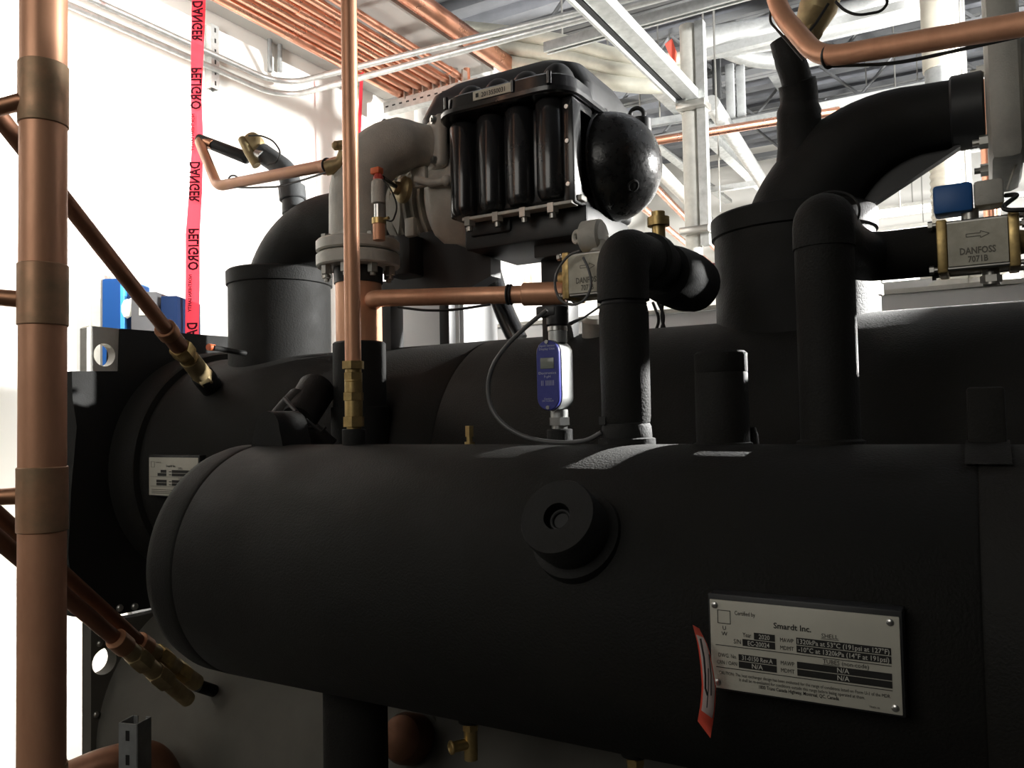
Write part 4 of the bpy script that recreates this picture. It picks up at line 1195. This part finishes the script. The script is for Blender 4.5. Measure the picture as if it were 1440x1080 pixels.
# level copper pipe from the riser to the half hidden valve
a = V((dx + .05, dyy, at(540, 423, d=2.02).z)); e = cM + V((-.075, 0, 0)); e.z = at(800, 412, Y=1.65).z
t = thing('level_copper_pipe', 'level copper pipe from the discharge riser to the half hidden valve', 'pipe', a)
mid = a + V((.04, -.05, 0))
MB().tube([a, a + V((.03, -.045, 0)), e], .0205, 24, bend=.03).build('tube', 'copper', t)
q0, q1 = a.lerp(e, .80), a.lerp(e, 1.0)
MB().cyl(e + (mid - e).normalized() * .10, e + (mid - e).normalized() * .002, .0265, seg=28, bev=.002).build('reducer', 'copper', t)
MB().torus(e + (mid - e).normalized() * .135, e - mid, .0215, .003, 24, 8).torus(e + (mid - e).normalized() * .128, e - mid, .0215, .003, 24, 8).build('cable_tie', 'black', t)
MB().tube([at(560, 432, Y=1.52), at(600, 437, Y=1.52), at(640, 436, Y=1.53), at(690, 428, Y=1.55)], .003, 8, bend=.05).build('capillary', 'black_cable', t)

# blue faced gauge
gx = at(782, 530, Y=1.35).x
G = thing('level_sensor', 'silver sensor with a dark blue oval display face standing on the front vessel', 'sensor', (gx, 1.35, 1.63))
gz = lambda yy: at(782, yy, Y=1.35).z


def stadium(cx, y, cz, w, h, n=10):
    P = []
    r = w / 2
    for k in range(n + 1): a = PI * k / n; P.append(V((cx + r * math.cos(a), y, cz + h / 2 - r + r * math.sin(a))))
    for k in range(n + 1): a = PI + PI * k / n; P.append(V((cx + r * math.cos(a), y, cz - h / 2 + r + r * math.sin(a))))
    return P


gc = (gz(480) + gz(577)) / 2; gh = gz(480) - gz(577)
m = MB(); m.rings([stadium(gx, 1.328, gc, .046, gh), stadium(gx, 1.326, gc, .049, gh + .002), stadium(gx, 1.372, gc, .049, gh + .002), stadium(gx, 1.378, gc, .042, gh - .006)])
m.build('housing', 'galv', G)
m = MB(); m.rings([stadium(gx, 1.326, gc, .046, gh), stadium(gx, 1.318, gc, .046, gh), stadium(gx, 1.316, gc, .043, gh - .003)])
m.build('blue_face', 'blue', G)
MB().box((gx, 1.3155, gz(512)), (.028, .002, .020), bev=.001).build('display', 'lcd', G)
m = MB()
for s, yy, h, w in (('Liquid Sensor', 489, .004, .034), ('Display Unit', 493.5, .004, .032), ('Electronics', 527, .0045, .036), ('F-pH', 532, .0045, .013), ('|| ||||||', 541, .007, .026), ('Caution', 562, .003, .016), ('24V 4-20mA', 565, .003, .024)):
    m.text(s, V((gx, 1.3158, gz(yy))), XA, ZA, h, width=w, align='c', n=-YA, bold=.01)
m.build('face_print', 'blue_text', G)
for yy in (482.5, 573):
    MB().cyl((gx, 1.3165, gz(yy)), (gx, 1.313, gz(yy)), .0035, seg=12).build('screw', 'steel', G)
MB().cyl((gx + .004, 1.352, gz(482)), (gx + .004, 1.352, gz(464)), .0175, seg=24).build('upper_stem', 'galv', G)
MB().cyl((gx + .004, 1.352, gz(466)), (gx + .004, 1.352, gz(459)), .0185, seg=24, bev=.001).build('steel_collar', 'steel', G)
MB().cyl((gx + .004, 1.352, gz(590)), (gx + .004, 1.352, gz(576)), .0165, seg=24).build('lower_stem', 'galv', G)
MB().hexa((gx + .004, 1.352, gz(598)), (gx + .004, 1.352, gz(587)), .0205).build('hex_nut', 'steel', G)
MB().cyl((gx + .004, 1.352, gz(604)), (gx + .004, 1.352, gz(597)), .015, seg=20).build('thread', 'steel', G)
MB().cyl((gx + .004, 1.352, 1.622), (gx + .004, 1.352, gz(603)), .024, seg=28, bev=.002).build('rubber_base', 'rubber_dark', G)
MB().cyl((gx + .004, 1.352, gz(459)), (gx + .004, 1.352, gz(430)), .0205, seg=24, bev=.003).box((gx - .01, 1.345, gz(438)), (.04, .03, .02), bev=.004).build('black_adapter', 'black', G)
cb = [at(a, b, Y=1.30) for a, b in ((769, 436), (745, 455), (715, 482), (693, 512), (685, 542), (690, 575), (708, 598), (735, 614), (765, 621), (800, 623), (828, 619), (846, 608))]
tag(MB().tube(cb, .0042, 12, bend=.04).build('sensor_cable', 'cable'), 'grey cable looping left from the blue gauge down across the vessel top', 'cable')
cb = [at(a, b, Y=1.58) for a, b in ((815, 353), (800, 358), (784, 378), (779, 400), (786, 422), (803, 430), (822, 424), (833, 402), (828, 378), (820, 362))]
tag(MB().tube(cb, .003, 10, bend=.03).build('valve_cable', 'cable'), 'thin grey cable looped in front of the half hidden block valve', 'cable')
tag(MB().tube([at(845, 430, Y=1.5), at(822, 446, Y=1.45), at(800, 456, Y=1.40)], [.0022, .0022, .004], 8).build('sensor_lead', 'cable'), 'short thin lead between the blue gauge and the insulated pipe', 'cable')

# small brass service valve
x = at(660, 600, Y=1.33).x
t = thing('service_valve', 'tiny brass service valve on top of the front vessel, left of the blue gauge', 'valve', (x, 1.33, 1.64))
MB().cyl((x, 1.33, 1.645), (x, 1.33, 1.653), .010, seg=16).cyl((x, 1.33, 1.65), (x, 1.33, 1.665), .006, seg=14).build('stem', 'brass', t)
MB().hexa((x, 1.33, 1.663), (x, 1.33, 1.684), .0088).build('cap', 'brass', t)

# cables behind the insulated pipe
P = [((925, 425), (935, 445), (928, 470)), ((932, 425), (930, 450), (938, 470)), ((918, 425), (928, 450), (920, 470))]
for k, pth in enumerate(P):
    tag(MB().tube([at(a, b, Y=1.9) for a, b in pth], .004, 8, bend=.03).build('cable', 'black_cable'), 'thin black cable hanging below the wrapped pipe end under the dome', 'cable', 'cables below the wrapped pipe')
c = at(835, 460, Y=1.85)
tag(MB().lathe([(0, .02), (.01, .03), (.05, .032), (.06, .02)], (c.x, c.y, c.z - .035), V((.2, -.3, 1)), 20).build('grey_capacitor', 'cast_light'), 'small pale round fitting low behind the insulated pipe', 'fitting')

# ------------------------------------------------------------------ light
def spot(name, loc, tgt, power, size, radius, col=(1, 1, 1), blend=.4):
    l = bpy.data.lights.new(name, 'SPOT'); l.energy = power; l.spot_size = math.radians(size); l.spot_blend = blend
    l.shadow_soft_size = radius; l.color = col
    o = bpy.data.objects.new(name, l); COL.objects.link(o); o.location = loc
    o.rotation_euler = (V(tgt) - V(loc)).to_track_quat('-Z', 'Y').to_euler(); return o


def area(name, loc, tgt, power, sx, sy, col=(1, 1, 1), spread=180):
    l = bpy.data.lights.new(name, 'AREA'); l.energy = power; l.shape = 'RECTANGLE'; l.size = sx; l.size_y = sy; l.color = col
    l.spread = math.radians(spread)
    o = bpy.data.objects.new(name, l); COL.objects.link(o); o.location = loc
    o.rotation_euler = (V(tgt) - V(loc)).to_track_quat('-Z', 'Y').to_euler(); return o


spot('work_flood', (1.9, 4.3, 2.88), (-3.6, 4.4, 2.3), 2600, 93, .07, (1, .985, .95), .2)
spot('streak_spot', (1.15, 4.1, 3.6), (-.66, 1.30, 1.60), 5200, 7.4, .05, (1, .99, .96), .25)  # narrow spot split off the flood, added for the front vessel streaks
spot('gauge_spot', (1.75, 4.1, 3.2), (-.80, 1.32, 1.67), 2600, 5.0, .05, (1, .99, .96), .25)  # added narrow spot for the left streaks and the gauge's side
spot('riser_rim_spot', (1.9, 4.3, 3.3), (-1.06, 1.32, 2.75), 1300, 13, .06, (1, .99, .96), .4)  # added spot that gives the slim riser its bright rim
spot('vessel_top_spot', (1.1, 6.2, 3.1), (-.04, 2.14, 1.865), 7500, 5.0, .05, (1, .99, .96), .3)  # added narrow spot brightening the rear vessel top, unseen source
area('upper_wall_fill', (-2.75, 1.3, 3.3), (-3.6, 3.2, 2.8), 34, .25, .8, (1, .97, .92), 120)  # added fill to wash out shadows high on the left wall
area('lower_wall_fill', (-2.7, 1.15, .7), (-3.6, 2.9, .85), 21, .2, .8, (1, .96, .86), 110)  # added fill, out of frame, keeping the lower left wall white
area('high_bay', (3.6, 5.5, 4.3), (1.0, 5.5, 4.75 - .6), 30, 1.5, 1.5, (1, .98, .95))
area('deck_fill', (2.6, .8, 3.5), (.3, 6.0, 4.75), 150, .5, .5, (1, .99, .97), 75)  # added fill to brighten the flute sides facing the camera
area('ceiling_fill', (2.6, 5.2, 2.6), (0.4, 5.6, 4.75), 5, .8, .8, (1, .99, .97))  # added fill shining up at the underside of the deck
area('front_fill', (-1.2, -2.4, 3.3), (-.5, 1.3, 1.5), 31.0, 2.2, 1.8, (1, .96, .88))  # added soft fill behind the camera, no door stands there

w = bpy.data.worlds.new('world'); bpy.context.scene.world = w; w.use_nodes = True
w.node_tree.nodes['Background'].inputs[0].default_value = (.05, .05, .05, 1)
w.node_tree.nodes['Background'].inputs[1].default_value = .3
sc = bpy.context.scene
sc.view_settings.view_transform = 'Standard'; sc.view_settings.look = 'None'
sc.view_settings.exposure = 0; sc.view_settings.gamma = 1
sc.view_settings.use_curve_mapping = False
